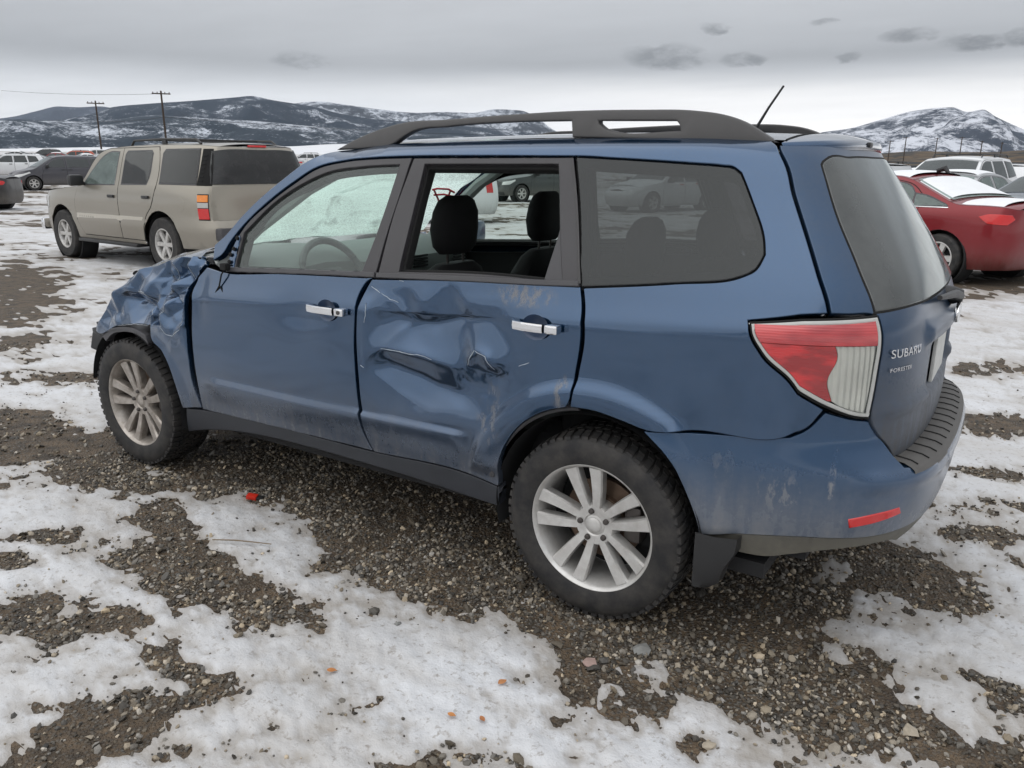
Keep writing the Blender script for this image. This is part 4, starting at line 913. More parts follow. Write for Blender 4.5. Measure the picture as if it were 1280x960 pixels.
# ---- wheels
def wheel(loc, s, rz=0, dirty=False, name='wheel'):
    w = empty(name, loc, rz); w.parent = WAGON; a = 'alloy_dirty' if dirty else 'alloy'
    # local: outward = -y (turned for the right side by rotation)
    if s > 0: w.rotation_euler = (0, 0, math.pi+rz)
    ty = MB(); R0 = .329
    ty.lathe([(.224, -.100), (.229, -.108), (.240, -.113), (.262, -.1165), (.283, -.117), (.300, -.114), (.312, -.108), (.320, -.099), (R0-.005, -.088), (R0-.003, -.05), (R0-.003, 0), (R0-.003, .05), (R0-.005, .088), (.318, .1), (.30, .112), (.26, .112), (.224, .1)], n=96)
    def block(t0, t1, y0, y1, sk=0, r0=R0-.012, r1=R0+.004, edge=0):
        v = []
        for r_ in (r0, r1):
            for (t, y) in ((t0, y0), (t1, y0), (t1+sk, y1), (t0+sk, y1)):
                rr = r_ - (edge if (y < -.09 or y > .09) else 0); v.append((rr*math.cos(t), y, rr*math.sin(t)))
        ty.add(v, [(0, 1, 2, 3), (7, 6, 5, 4), (0, 4, 5, 1), (1, 5, 6, 2), (2, 6, 7, 3), (3, 7, 4, 0)])
    NB = 62
    for k in range(NB):
        t = 2*math.pi*k/NB; d = 2*math.pi/NB
        wob = .006*(1 if k % 2 else -1)
        block(t, t+d*.66, -.1085+.002*(k % 3), -.064+wob, .02, edge=.007); block(t+d*.5, t+d*1.16, .064+wob, .1085, -.02, edge=.007)
        block(t+.3*d, t+d*.98, -.056+wob, -.022, .03); block(t, t+d*.7, -.016, .016, -.02); block(t+.2*d, t+d*.9, .022, .056+wob, .03)
    ty.obj('tyre', 'tyre', w, auto=.5)
    r = MB(); r.lathe([(.2235, -.092), (.2325, -.101), (.2315, -.1045), (.226, -.1055), (.2195, -.101), (.215, -.090), (.2085, -.075), (.202, -.045), (.198, .05), (.21, .09)], n=96)
    r.obj('rim', a, w, auto=.7)
    hub = MB(); hub.lathe([(.0, -.070), (.030, -.071), (.036, -.068), (.040, -.072), (.068, -.074), (.076, -.062), (.080, -.03), (.07, .03)], n=40); hub.obj('hub', a, w, auto=.5)
    cap = MB().lathe([(0, -.0765), (.022, -.0765), (.027, -.0735), (.029, -.069)], n=28).obj('centre_cap', a, w)
    for k in range(5):
        base = math.radians(72*k + 90 + 11)
        for sg in (-1, 1):
            sp_ = MB(); secs = []
            for i in range(9):
                f = i/8; rr = .050 + (.2145-.050)*f
                ang = base + sg*math.radians(13.0*(.42+.58*f)+ (8*(1-f)))
                if True: ang = base + sg*math.radians(17 - 4.5*f)
                hw = .0145 + .0100*f + .004*max(0, f-.8)*5*.5
                yf = -.073 - .008*math.sin(f*math.pi*.5) - .012*f**2
                c, s_ = math.cos(ang), math.sin(ang); tx, tz = -s_, c
                P0 = lambda o, y: (rr*c+tx*o, y, rr*s_+tz*o)
                secs.append([P0(-hw*.95, yf+.040), P0(-hw, yf+.008), P0(-hw*.80, yf+.0005), P0(hw*.80, yf-.0005), P0(hw, yf+.008), P0(hw*.95, yf+.040)])
            v = [q for sc in secs for q in sc]; m = 6
            sp_.add(v, [(i*m+j, i*m+(j+1) % m, (i+1)*m+(j+1) % m, (i+1)*m+j) for i in range(8) for j in range(m)]); sp_.obj('spoke', a, w, auto=.45)
        t = math.radians(72*k+90+11); lug = MB()
        lug.lathe([(0, -.084), (.0075, -.0835), (.0095, -.081), (.0105, -.072), (.0125, -.068)], (.052*math.cos(t), 0, .052*math.sin(t)), n=12); lug.obj('lug_nut', 'steel_dark', w, auto=.8)
    d = MB(); d.lathe([(0, -.01), (.085, -.012), (.09, .0), (.145, .0), (.145, .02), (.0, .02)], n=48); d.obj('brake_disc', 'brake_disc', w, auto=.6)
    MB().box((.125, .0, .02), (.06, .08, .13), bev=.012).obj('brake_caliper', 'steel_dark', w)
    MB().lathe([(0, .06), (.2, .062), (.2, .075), (0, .08)], n=32).obj('backing_plate', 'liner', w)
    return w
wheel((RW, -.763, WZ), -1); wheel((FW, -.763, WZ), -1, math.radians(0), True, 'wheel'); wheel((RW, .763, WZ), 1); wheel((FW, .763, WZ), 1, 0, True)
# ---- windscreen, cabin
rows = []
for i in range(25):
    f = i/24; r = []
    for j in range(31):
        t = -1 + 2*j/30
        b = Vector((1.18+.36*abs(t)**2, .74*t, 1.105+.030*t*t)); u2 = Vector((2.15+.15*t*t, .565*t, 1.575+.030*(1-t*t)))
        p_ = b.lerp(u2, f); p_ += Vector((-.05, 0, .06))*math.sin(f*math.pi)*.6
        if t > -.2: p_ += Vector((.02, 0, -.02))*noise.noise(Vector((t*3, f*4, 7.)))
        r.append(tuple(p_))
    rows.append(r)
# the broken screen has holes along the driver's side
keepf = MB(); r_, c_ = len(rows), len(rows[0]); keepf.v = [q for row in rows for q in row]
for i in range(r_-1):
    for j in range(c_-1):
        t = -1 + 2*(j+.5)/30; f = (i+.5)/24
        hole = (t < -.50 and t > -.86 and .12 < f < .40 + .1*math.sin(t*17)) or (t < -.74 and .40 <= f < .60+.08*math.sin(f*30)) or (-.32 < t < .35 and .88 < f)
        if not hole: keepf.f.append((i*c_+j, i*c_+j+1, (i+1)*c_+j+1, (i+1)*c_+j))
keepf.obj('windscreen', 'shattered', WAGON, auto=None)
# screen pillars seen from inside, header and head lining
for s in (-1, 1):
    MB().tube([(1.58, s*.76, 1.08), (1.78, s*.70, 1.25), (2.04, s*.635, 1.42), (2.28, s*.575, 1.535), (2.5, s*.55, 1.56)], [.036, .034, .032, .03, .03], 8).obj('pillar_trim', 'headliner', WAGON)
    MB().tube([(2.64, s*.775, 1.08), (2.66, s*.69, 1.32), (2.68, s*.60, 1.53)], [.04, .035, .03], 8).obj('centre_pillar_trim', 'interior_grey', WAGON)
    MB().tube([(3.45, s*.75, 1.10), (3.40, s*.68, 1.32), (3.34, s*.59, 1.54)], [.045, .04, .035], 8).obj('rear_pillar_trim', 'interior_black', WAGON)
    MB().tube([(4.22, s*.60, 1.10), (4.12, s*.575, 1.32), (3.99, s*.50, 1.53)], [.05, .05, .045], 8).obj('tail_pillar_trim', 'interior_black', WAGON)
rows = [[(x, w*t, float(ROOFC(x))-.035+.020*(1-abs(t)**2.4)) for t in np.linspace(-1, 1, 13)] for x, w in ((2.16, .55), (2.5, .57), (3.2, .575), (3.95, .54), (4.05, .5))]
MB().grid(rows).obj('head_lining', 'headliner', WAGON)
d_ = MB(); prof = [(1.20, 1.06), (1.40, 1.105), (1.62, 1.115), (1.76, 1.09), (1.83, 1.04), (1.84, .93), (1.78, .80), (1.70, .60), (1.2, .60)]
for k in range(13):
    y = -.76 + 1.52*k/12; bulge = .03*math.exp(-((y+.37)/.2)**2)
    d_.v += [(x+.04*math.cos(y*2), y, z+(bulge if z > 1 else 0)) for x, z in prof]
n = len(prof); d_.f = [(k*n+j, k*n+j+1, (k+1)*n+j+1, (k+1)*n+j) for k in range(12) for j in range(n-1)]
DASH = d_.obj('dashboard', 'dash_grey', WAGON)
for y in (-.62, .0, .30, .66):
    for k in range(4): MB().box((1.872, y, .985+.018*k), (.01, .12, .010)).obj('air_vent_slat', 'interior_black', DASH)
sw = empty('steering_wheel', (1.90, -.37, 1.00)); sw.parent = WAGON; sw.rotation_euler = (0, math.radians(-26), 0)
MB().tube([(0, .185*math.cos(t), .185*math.sin(t)) for t in np.linspace(0, 2*math.pi, 41)], .017, 8, cap=False).obj('steering_rim', 'interior_grey', sw)
MB().box((-.02, 0, -.01), (.05, .15, .13), bev=.03).obj('steering_boss', 'interior_grey', sw); MB().box((-.015, 0, .0), (.02, .34, .04), bev=.008).box((-.015, 0, -.09), (.02, .04, .16), bev=.008).obj('steering_spoke', 'interior_grey', sw); MB().tube([(-.04, 0, 0), (-.3, 0, 0)], .04, 8).obj('steering_column', 'interior_black', sw)
def loft_block(c, secs, n=20, pw=3.2):
    """upholstered block: stack of super-ellipse slices (z, half x, half y, shift x)"""
    V = []; F = []
    for (z, hx, hy, sx) in secs:
        for k in range(n):
            t = 2*math.pi*k/n; ct, st = math.cos(t), math.sin(t); q = (abs(ct)**pw+abs(st)**pw)**(-1/pw)
            V.append((c[0]+sx+hx*ct*q, c[1]+hy*st*q, c[2]+z))
    for i in range(len(secs)-1):
        for k in range(n): F.append((i*n+k, i*n+(k+1) % n, (i+1)*n+(k+1) % n, (i+1)*n+k))
    F.append(tuple(range(n))[::-1]); F.append(tuple((len(secs)-1)*n+k for k in range(n))); m = MB(); m.add(V, F); return m
def seat(x, y, front=True, w=.25):
    s_ = empty('front_seat' if front else 'rear_seat', (x, y, .3)); s_.parent = WAGON
    loft_block((-.22, 0, .10), [(0, .24, w*.95, 0), (.06, .27, w, 0), (.16, .27, w, -.01), (.20, .24, w*.9, -.01)]).obj('seat_cushion', 'interior_black', s_)
    loft_block((0, 0, .22), [(0, .08, w*.9, -.02), (.15, .10, w, .0), (.35, .095, w*.98, .05), (.50, .075, w*.85, .095), (.57, .06, w*.65, .11), (.60, .035, w*.45, .115)]).obj('seat_back', 'interior_black', s_)
    if front:
        hr = loft_block((.115, 0, .86), [(0, .035, .095, 0), (.03, .052, .125, 0), (.10, .058, .138, 0), (.17, .055, .128, .008), (.215, .042, .105, .012), (.235, .02, .07, .014)], pw=2.6).obj('headrest', 'interior_black', s_)
    else:
        hr = loft_block((.115, 0, .84), [(0, .03, .10, 0), (.03, .045, .125, 0), (.10, .052, .13, 0), (.15, .048, .12, .004), (.185, .035, .09, .008), (.20, .02, .05, .01)], pw=2.6).obj('headrest', 'interior_black', s_)
    for q in (-.055, .055): MB().tube([(.115, q, .76), (.118, q, .90)], .006, 6).obj('headrest_post', 'steel_dark', s_)
seat(2.50, -.37); seat(2.50, .37); seat(3.36, -.36, False, .30); seat(3.36, .36, False, .30)
# right-hand door mirror
MB().box((1.74, .965, 1.115), (.12, .19, .15), rot=(0, 0, .15), bev=.045).box((1.73, .87, 1.08), (.07, .08, .05), bev=.015).obj('door_mirror', 'blue_dark', WAGON)

# paint scraped off along the folds
def scratches(key, fn):
    run = []
    for q in OUT[key] + [(0, 0)]:
        if q[0] == 0 and q[1] == 0:
            if len(run) > 1:
                P_ = np.array(dense_line(run, .012)); u = body.u_at(P_[:, 0], P_[:, 1]); X = body.at(u, P_[:, 1]); N_ = body.normal(u, P_[:, 1]); D_ = fn(X)
                X = X - N_*(D_-.0008)[:, None]; k = len(X); rad = [.0013*(.35+.65*math.sin(math.pi*(i+.5)/k))*(.7+.6*random.random()) for i in range(k)]
                MB().tube([tuple(q_) for q_ in X], rad, 5).obj('paint_scrape', 'primer', WAGON)
            run = []
        else: run.append(q)
def dense_line(pts, sp):
    o = []
    for a, b in zip(pts[:-1], pts[1:]):
        n = max(1, int(math.hypot(b[0]-a[0], b[1]-a[1])/sp)); o += [(a[0]+(b[0]-a[0])*k/n + random.uniform(-.0015, .0015), a[1]+(b[1]-a[1])*k/n + random.uniform(-.0015, .0015)) for k in range(n)]
    return o + [pts[-1]]
simple('primer', (.42, .46, .50), .5, var=.5, scale=60)
scratches('scratch_wing', press_wing); scratches('scratch_rear', press_rear)
# red grease-pencil mark scrawled on the windscreen
WS_MARKS = [[(1.79, .502, 1.393), (1.815, .519, 1.400), (1.845, .579, 1.396), (1.847, .631, 1.377)], [(1.762, .550, 1.363), (1.798, .596, 1.366), (1.819, .653, 1.354)],
            [(1.794, .515, 1.391), (1.751, .605, 1.337), (1.711, .679, 1.280)], [(1.839, .603, 1.384), (1.764, .666, 1.318), (1.713, .687, 1.278)]]
simple('red_wax', (.55, .03, .05), .6)
for L_ in WS_MARKS: MB().tube([(x+.012, y, z-.012) for x, y, z in L_], .006, 6).obj('screen_mark', 'red_wax', WAGON)
# ================================================================= ground, snow, gravel
_perm = np.random.default_rng(3).permutation(512); _perm = np.concatenate([_perm, _perm]); _ga = np.random.default_rng(4).random(512)*2*np.pi
def gnoise(x, y):
    xi, yi = np.floor(x).astype(int), np.floor(y).astype(int); fx, fy = x-xi, y-yi
    def gr(a, b, dx, dy):
        h = _perm[(_perm[a & 511] + b) & 511]; t = _ga[h]; return np.cos(t)*dx + np.sin(t)*dy
    u, v = fx**3*(fx*(fx*6-15)+10), fy**3*(fy*(fy*6-15)+10)
    a, b = gr(xi, yi, fx, fy), gr(xi+1, yi, fx-1, fy); c, d = gr(xi, yi+1, fx, fy-1), gr(xi+1, yi+1, fx-1, fy-1)
    return ((a+(b-a)*u) + ((c+(d-c)*u)-(a+(b-a)*u))*v)*1.5
def fbm(x, y, s, octv=4, g=.5):
    o = 0; a = 1; n = 0
    for k in range(octv): o = o + a*gnoise(x/s+17.3*k, y/s-9.1*k); n += a; a *= g; s *= .5
    return o/n
# patches of thawed gravel: centre, two half axes, weight (metres)
PATCH = [(1.104,-0.884,0.688,0.194,0.232,-0.170,1.100),(2.256,-0.534,0.818,0.066,0.174,-0.232,1.200),(2.919,-0.627,0.406,0.016,0.112,-0.214,1.000),(2.136,-1.437,0.486,0.082,0.114,-0.104,1.000),(1.611,-1.175,0.230,-0.098,0.034,-0.124,0.800),(2.987,-1.007,0.372,0.078,0.076,-0.120,0.900),(2.496,-1.075,0.096,0.026,0.042,-0.048,0.800),(1.996,-1.879,0.176,0.116,0.130,-0.070,1.000),(2.712,-2.045,0.080,0.208,0.086,-0.034,1.000),(1.333,-1.569,0.100,0.094,0.062,-0.030,0.800),(2.574,-1.786,0.146,0.006,0.024,-0.028,0.800),(1.503,-1.774,0.062,0.042,0.068,-0.032,0.800),(2.718,-1.424,0.110,0.006,0.040,-0.054,0.750),(3.492,-1.746,0.106,0.068,0.020,-0.022,0.700),(3.651,-1.624,0.096,0.034,0.020,-0.042,0.800),(0.005,-1.006,0.362,0.074,0.406,-0.224,1.100),(3.501,-0.863,0.282,-0.008,0.066,-0.208,1.200),(3.755,-1.152,0.152,-0.032,0.026,-0.186,1.000),(3.938,-0.778,0.282,-0.030,0.030,-0.214,1.250),(4.288,-0.846,0.298,-0.030,0.004,-0.230,1.250),(4.602,-0.925,0.272,0.012,-0.010,-0.184,1.150),(4.778,-0.610,0.134,0.012,-0.008,-0.102,0.800),(4.083,-0.279,0.252,0.016,0.026,-0.180,1.100),(4.416,0.086,0.232,-0.040,0.002,-0.260,1.100),(4.078,-1.278,0.052,0.016,0.012,-0.050,0.800),(4.713,1.508,0.124,0.082,0.004,-0.128,0.800),(4.713,1.053,0.100,0.038,0.000,-0.096,0.700),(4.655,0.636,0.116,0.026,0.002,-0.090,0.800),(4.617,2.416,0.206,0.090,0.006,-0.162,0.800),(2.866,-2.107,0.070,0.046,0.038,-0.024,0.600),(3.540,-1.246,0.046,0.030,0.022,-0.034,0.600),(4.309,-0.357,0.150,0.022,0.006,-0.056,0.500),(3.092,-1.854,0.018,0.012,0.020,-0.016,0.500),(2.450,-0.940,0.236,0.026,0.076,-0.096,0.800),(4.471,-0.581,0.262,0.050,0.004,-0.076,0.500),(-5.482,1.694,0.390,0.272,1.750,-0.860,0.900),(-2.580,0.200,0.282,0.192,0.382,-0.186,0.600),(-0.984,-0.012,0.290,0.198,0.174,-0.100,0.500),(4.279,9.667,0.648,0.458,0.050,-1.054,1.100),(4.462,3.987,0.210,0.142,0.014,-0.232,0.600),(4.221,17.354,0.582,0.430,0.036,-1.112,0.400)]
def thaw(x, y):
    """> 0 where the snow has gone"""
    wx = x + .10*fbm(x, y, .45, 3) + .03*fbm(y, x, .10, 2); wy = y + .10*fbm(x+31, y+7, .45, 3) + .03*fbm(x+5, y-3, .10, 2)
    f = np.full(x.shape, -1.2)
    for cx, cy, ax, ay, bx, by, w in PATCH:
        det = ax*by - ay*bx; dx, dy = wx-cx, wy-cy
        p_, q_ = (dx*by - dy*bx)/det, (ax*dy - ay*dx)/det
        f = np.maximum(f, (1.35-np.sqrt(p_*p_+q_*q_)).clip(-1.2, .75)*w)
    # under the wagon and along its wheel tracks
    under = np.minimum(np.minimum(x-.35, 4.35-x)/.35, np.minimum(y+.98, 1.05-y)/.30).clip(-1.2, .8); f = np.maximum(f, under)
    n = .70*fbm(x, y, .55, 4, .6) + .80*fbm(x+9, y+4, .19, 5, .74) + .34*fbm(x-2, y+6, .05, 3, .6)
    far = sstep(9, 16, np.hypot(x-4.6, y+3)); 
    streak = fbm(x*.55+y*.35, (y*.9-x*.5), 2.6, 4, .6) + .35*fbm(x, y, .5, 3)
    return f*.52 + n*.80 - .05 + far*(streak*1.0+.15) + (1-far)*.18*fbm(x+3, y+8, 1.3, 2)
CX, CY, VIEW = 4.65, -3.06, math.pi/2 + .575
th = np.concatenate([VIEW + np.linspace(-.84, .84, 380), VIEW + np.linspace(.84, 2*math.pi-.84, 92)[1:-1]])
rr = [.45]
while rr[-1] < 70: rr.append(rr[-1]*1.0115)
while rr[-1] < 9000: rr.append(rr[-1]*1.12)
rr = np.array(rr); nr, nc = len(rr), len(th)
RR, TT = np.meshgrid(rr, th, indexing='ij'); GX, GY = CX+RR*np.cos(TT), CY+RR*np.sin(TT)
i, j = np.meshgrid(np.arange(nr-1), np.arange(nc), indexing='ij'); j2 = (j+1) % nc
quads = np.stack([i*nc+j, (i+1)*nc+j, (i+1)*nc+j2, i*nc+j2], -1).reshape(-1, 4)
def sheet(name, Z, mat):
    v = np.stack([GX, GY, Z], -1).reshape(-1, 3); v = np.vstack([v, [[CX, CY, float(Z[0].mean())]]])
    me = npmesh(name, v, quads); c = len(v)-1
    bm = bmesh.new(); bm.from_mesh(me); bm.verts.ensure_lookup_table()
    for k in range(nc): bm.faces.new((bm.verts[c], bm.verts[k], bm.verts[(k+1) % nc])).smooth = True
    bm.to_mesh(me); bm.free(); me.update()
    return link(name, me, mat)
def lift(x, y):
    """the lot climbs gently towards the left background"""
    x, y = np.asarray(x, float), np.asarray(y, float); r = np.hypot(x-CX, y-CY); b = np.degrees(np.arctan2(y-CY, x-CX)) % 360
    return .018*np.clip(r-40, 0, 260)*sstep(106, 122, b)*(1-sstep(175, 200, b))*(1-sstep(500, 1500, r))
LIFT = lift(GX, GY)
FAR = sstep(60, 200, RR)
def wear(x, y):
    """wheel sink: the wagon's tyres sit in slightly pressed gravel"""
    return 0*x
GZ = .010*fbm(GX, GY, .5, 4, .6)*(1-sstep(30, 60, RR)) + .004*fbm(GX+3, GY, .07, 3)*(1-sstep(8, 14, RR)) - .006
T_ = thaw(GX, GY)
thick = np.clip(-T_*.030, -.02, .018)
SZ = GZ*.6 + thick + (.007*fbm(GX+50, GY, .35, 4, .6) + .003*fbm(GX, GY+50, .07, 3))*(T_ < .1) - .001
SZ = SZ*(1-FAR) + FAR*(.02)
def ground_mat():
    t = NT('gravel_dirt'); o = t.tc.outputs['Object']
    big = t.noise(1.7, 5, .6); mid = t.noise(9, 4, .6); peb = t.voro(75, 'F1'); pebc = t.voro(75, 'F1', 'Color'); fine = t.noise(240, 3, .6); p2 = t.voro(150, 'F1')
    sp = t.n('ShaderNodeSeparateColor'); t.l(pebc, sp.inputs[0])
    dirt = t.mix(t.ramp(mid, [(.35, 0.0), (.7, 1.0)]), (.050, .036, .023), (.185, .130, .080))
    stone = t.mix(sp.outputs[0], (.07, .066, .060), (.24, .225, .20))
    c = t.mix(t.math('MULTIPLY', t.ramp(peb, [(.30, 1.0), (.55, 0.0)]), t.ramp(big, [(.40, .35), (.60, .95)])), dirt, stone)
    c = t.mix(t.math('MULTIPLY', fine, .5), c, (.03, .026, .022))
    h = t.math('ADD', t.math('MULTIPLY', t.ramp(peb, [(0, 1.0), (.6, 0.0)]), 1.0), t.math('MULTIPLY', t.ramp(p2, [(0, 1.0), (.6, 0.0)]), .5))
    b = t.bsdf(Base_Color=c, Roughness=t.math('ADD', .55, t.math('MULTIPLY', big, .35)), Specular_IOR_Level=.35)
    t.l(t.bump(h, .9, .010), b.inputs['Normal']); M['ground'] = t.done(b.outputs[0])
ground_mat()
def snow_mat():
    t = NT('snow'); big = t.noise(.9, 5, .6); mid = t.noise(6, 5, .65); fine = t.noise(70, 4, .7); grit = t.noise(38, 3, .75); g2 = t.voro(55, 'F1')
    c = t.mix(t.ramp(big, [(.35, 0.0), (.75, 1.0)]), (.62, .63, .65), (.46, .45, .44))
    c = t.mix(t.math('MULTIPLY', t.ramp(mid, [(.50, 0.0), (.78, 1.0)]), .45), c, (.47, .44, .40))
    trk = t.noise(2.2, 4, .6, stretch=(.35, 2.6, 1)); c = t.mix(t.math('MULTIPLY', t.ramp(trk, [(.48, 0.0), (.70, 1.0)]), .5), c, (.44, .415, .385))
    c = t.mix(t.math('MULTIPLY', t.ramp(grit, [(.56, 0.0), (.70, 1.0)]), .72), c, (.25, .22, .19))
    sl = t.n('ShaderNodeAttribute', attribute_name='slush').outputs['Fac']
    c = t.mix(t.math('MULTIPLY', t.math('POWER', sl, 1.6), t.math('ADD', .35, t.math('MULTIPLY', mid, .75)), clamp=True), c, (.30, .27, .235))
    b = t.bsdf(Base_Color=c, Roughness=t.math('ADD', .38, t.math('MULTIPLY', mid, .35)), Specular_IOR_Level=.4)
    h = t.math('ADD', t.math('MULTIPLY', mid, 1.6), t.math('MULTIPLY', fine, .35))
    t.l(t.bump(h, .45, .02), b.inputs['Normal']); M['snow'] = t.done(b.outputs[0])
snow_mat()
tag(sheet('ground', GZ*(1-FAR)+LIFT, 'ground'), kind='structure')
SNOW = sheet('snow', SZ+LIFT, 'snow')
_a = SNOW.data.color_attributes.new('slush', 'FLOAT_COLOR', 'POINT'); _s = np.append(sstep(-.42, .02, T_).ravel(), 0); _a.data.foreach_set('color', np.repeat(_s, 4).astype(np.float32))
tag(SNOW, label='thin trodden snow lying in patches over the gravel lot', cat='snow', kind='stuff')
# ---- gravel: faceted stones strewn over the thawed patches, a few on the snow
def stone_kind(seed):
    r = np.random.default_rng(seed); bm = bmesh.new(); bmesh.ops.create_icosphere(bm, subdivisions=1, radius=1)
    v = np.array([q.co for q in bm.verts]); f = np.array([[q.index for q in a.verts] for a in bm.faces]); bm.free()
    v = v*(1+r.normal(0, .17, (len(v), 1)))*r.uniform((.8, .65, .45), (1.15, 1.0, .75)); return v, f
KINDS = [stone_kind(s) for s in range(14)]
def ground_z(x, y): return .010*fbm(x, y, .5, 4, .6) + .004*fbm(x+3, y, .07, 3) - .006
def scatter(n, rmin, rmax, want, smin, smax, seed, power=1.0):
    r = np.random.default_rng(seed); X, Y = [], []
    R_ = np.sqrt(r.uniform(rmin**2, rmax**2, n)) if power == 1 else rmin*(rmax/rmin)**r.random(n)
    A_ = VIEW + r.uniform(-.78, .78, n); x, y = CX+R_*np.cos(A_), CY+R_*np.sin(A_)
    t = thaw(x, y); k = want(t, x, y, r.random(n)); x, y, t = x[k], y[k], t[k]
    s = smin*(smax/smin)**(r.random(len(x))**1.8); return x, y, t, s, r
allv, allf, allc = [], [], []; off = 0
def put(x, y, z, s, r, flat=1.0):
    global off
    kk = r.integers(0, len(KINDS), len(x)); an = r.uniform(0, 2*np.pi, len(x)); tilt = r.normal(0, .35, (len(x), 2))
    tone = np.clip(r.normal(.5, .25, len(x)), 0, 1); warm = r.random(len(x))
    for k in range(len(KINDS)):
        m = kk == k
        if not m.any(): continue
        v, f = KINDS[k]; c, sn = np.cos(an[m])[:, None], np.sin(an[m])[:, None]
        vx, vy, vz = v[None, :, 0], v[None, :, 1], v[None, :, 2] + tilt[m, :1]*v[None, :, 0] + tilt[m, 1:]*v[None, :, 1]
        S_ = s[m][:, None]; P_ = np.stack([x[m][:, None]+S_*(vx*c-vy*sn), y[m][:, None]+S_*(vx*sn+vy*c), z[m][:, None]+S_*vz*flat], -1)
        n = m.sum(); allv.append(P_.reshape(-1, 3)); allf.append((f[None] + (off + np.arange(n)*len(v))[:, None, None]).reshape(-1, 3)); off += n*len(v)
        g = .035 + .50*tone[m]**2.3; w = warm[m]; col = np.stack([g*(1.06+.24*w), g*(1+.04*w), g*(.90-.20*w), np.ones(n)], 1); allc.append(np.repeat(col, len(v), 0))
mudf = lambda x, y: fbm(x+13, y-4, .42, 3)
dens = lambda t, x, y, u: (t > .0) & (u < sstep(-.02, .16, t)*(.28+.72*sstep(-.12, .10, mudf(x, y))))
x, y, t, s, r = scatter(118000, 1.15, 4.6, dens, .0038, .0125, 1); put(x, y, ground_z(x, y)+s*.25, s, r)
x, y, t, s, r = scatter(26000, 4.6, 8.0, dens, .007, .016, 2); put(x, y, ground_z(x, y)+s*.2, s, r)
x, y, t, s, r = scatter(30000, 1.15, 6.5, lambda t, x, y, u: (t > -.45) & (t < .02) & (u < .012+.75*sstep(-.34, 0, t)**2.5), .0030, .010, 3); put(x, y, ground_z(x, y)*.6+np.clip(-t*.030, 0, .018)+s*.35, s, r)
x, y, t, s, r = scatter(1200, 1.15, 5.5, lambda t, x, y, u: (t > .02), .013, .022, 5); put(x, y, ground_z(x, y)+s*.25, s, r)
me = npmesh('gravel', np.concatenate(allv), np.concatenate(allf), smooth=False)
at_ = me.color_attributes.new('tone', 'FLOAT_COLOR', 'POINT'); at_.data.foreach_set('color', np.concatenate(allc).astype(np.float32).ravel())
def stone_mat():
    t = NT('stones'); a = t.n('ShaderNodeAttribute', attribute_name='tone'); f = t.noise(300, 3, .6)
    b = t.bsdf(Base_Color=t.mix(t.math('MULTIPLY', f, .5), a.outputs['Color'], (.05, .045, .04)), Roughness=.62, Specular_IOR_Level=.4); M['stones'] = t.done(b.outputs[0])
stone_mat()
tag(link('gravel', me, 'stones'), label='loose grey and brown gravel in the thawed patches', cat='gravel', kind='stuff')
print('gravel tris', len(me.polygons))
# ---- single finds lying about
def surf_z(x, y):
    x, y = np.array([x]), np.array([y]); t = thaw(x, y); g = ground_z(x, y)
    return float(max(g[0], g[0]*.6 + np.clip(-t[0]*.030, -.02, .018)))
simple('stone_pale', (.36, .31, .24), .7, var=.25, scale=60); simple('stone_pink', (.34, .24, .21), .7, var=.2, scale=60); simple('stone_grey', (.20, .20, .19), .7, var=.3, scale=60)
def big_stone(x, y, s, mat, label, seed, flat=.7):
    v, f = KINDS[seed % 14]; bm = bmesh.new(); vs = [bm.verts.new(Vector((q[0]*s*1.2, q[1]*s, q[2]*s*flat))) for q in v]
    for q in f: bm.faces.new([vs[k] for k in q])
    bmesh.ops.subdivide_edges(bm, edges=bm.edges[:], cuts=1, smooth=.5); me = bpy.data.meshes.new('stone'); bm.to_mesh(me); bm.free()
    o = link('stone', me, mat, loc=(x, y, surf_z(x, y)+s*.25), rot=(0, 0, seed)); tag(o, label, 'stone')
big_stone(4.575, -.885, .026, 'stone_pale', 'smooth pale tan stone on the gravel near the lower right corner', 2)
big_stone(3.673, -1.095, .026, 'stone_pink', 'flat pinkish stone on gravel below the rear wheel', 5, .45)
big_stone(3.785, -.945, .038, 'stone_grey', 'flat broad grey stone beside the rear tyre', 9, .35)
big_stone(3.03, -1.27, .013, 'stone_grey', 'small dark stone alone on the snow below the rear door', 4)
big_stone(4.12, -1.25, .022, 'stone_pale', 'pale stone at the edge of the small gravel patch at the bottom', 7)
def leaf(x, y, a, L, label, col):
    m = 'leaf_%d' % int(L*1e4); simple(m, col, .7, var=.3, scale=200); pts = []
    for i in range(7):
        f = i/6; w = .30*L*math.sin(math.pi*min(1, f*1.0+.02))**.8; pts.append([(L*(f-.5), k*w, .004+.10*L*math.sin(f*4+k)*.5+.06*L*abs(k)) for k in (-1, -.5, 0, .5, 1)])
    o = MB().grid(pts).obj('dry_leaf', m, loc=(x, y, surf_z(x, y)+.003), rot=(.1, .05, a)); tag(o, label, 'leaf')
leaf(3.037, -1.585, .6, .032, 'orange dry leaf lying alone on the snow, leftmost of the four', (.42, .17, .05))
leaf(3.511, -1.347, 1.3, .034, 'curled orange leaf nearest the gravel, highest of the three close together', (.45, .20, .08))
leaf(3.48, -1.557, .2, .026, 'small orange leaf on snow, left of the lowest pair', (.48, .20, .06))
leaf(3.556, -1.515, -.4, .024, 'tiny rust leaf on snow, right of the lowest pair', (.36, .14, .05))
simple('red_plastic', (.55, .03, .015), .35)
RF = MB().box((0, 0, .012), (.05, .032, .022), bev=.004).obj('lamp_fragment', 'red_plastic', loc=(1.751, -.835, surf_z(1.751, -.835)), rot=(.1, .1, .4)); tag(RF, 'broken red plastic piece on gravel below the front door', 'debris')
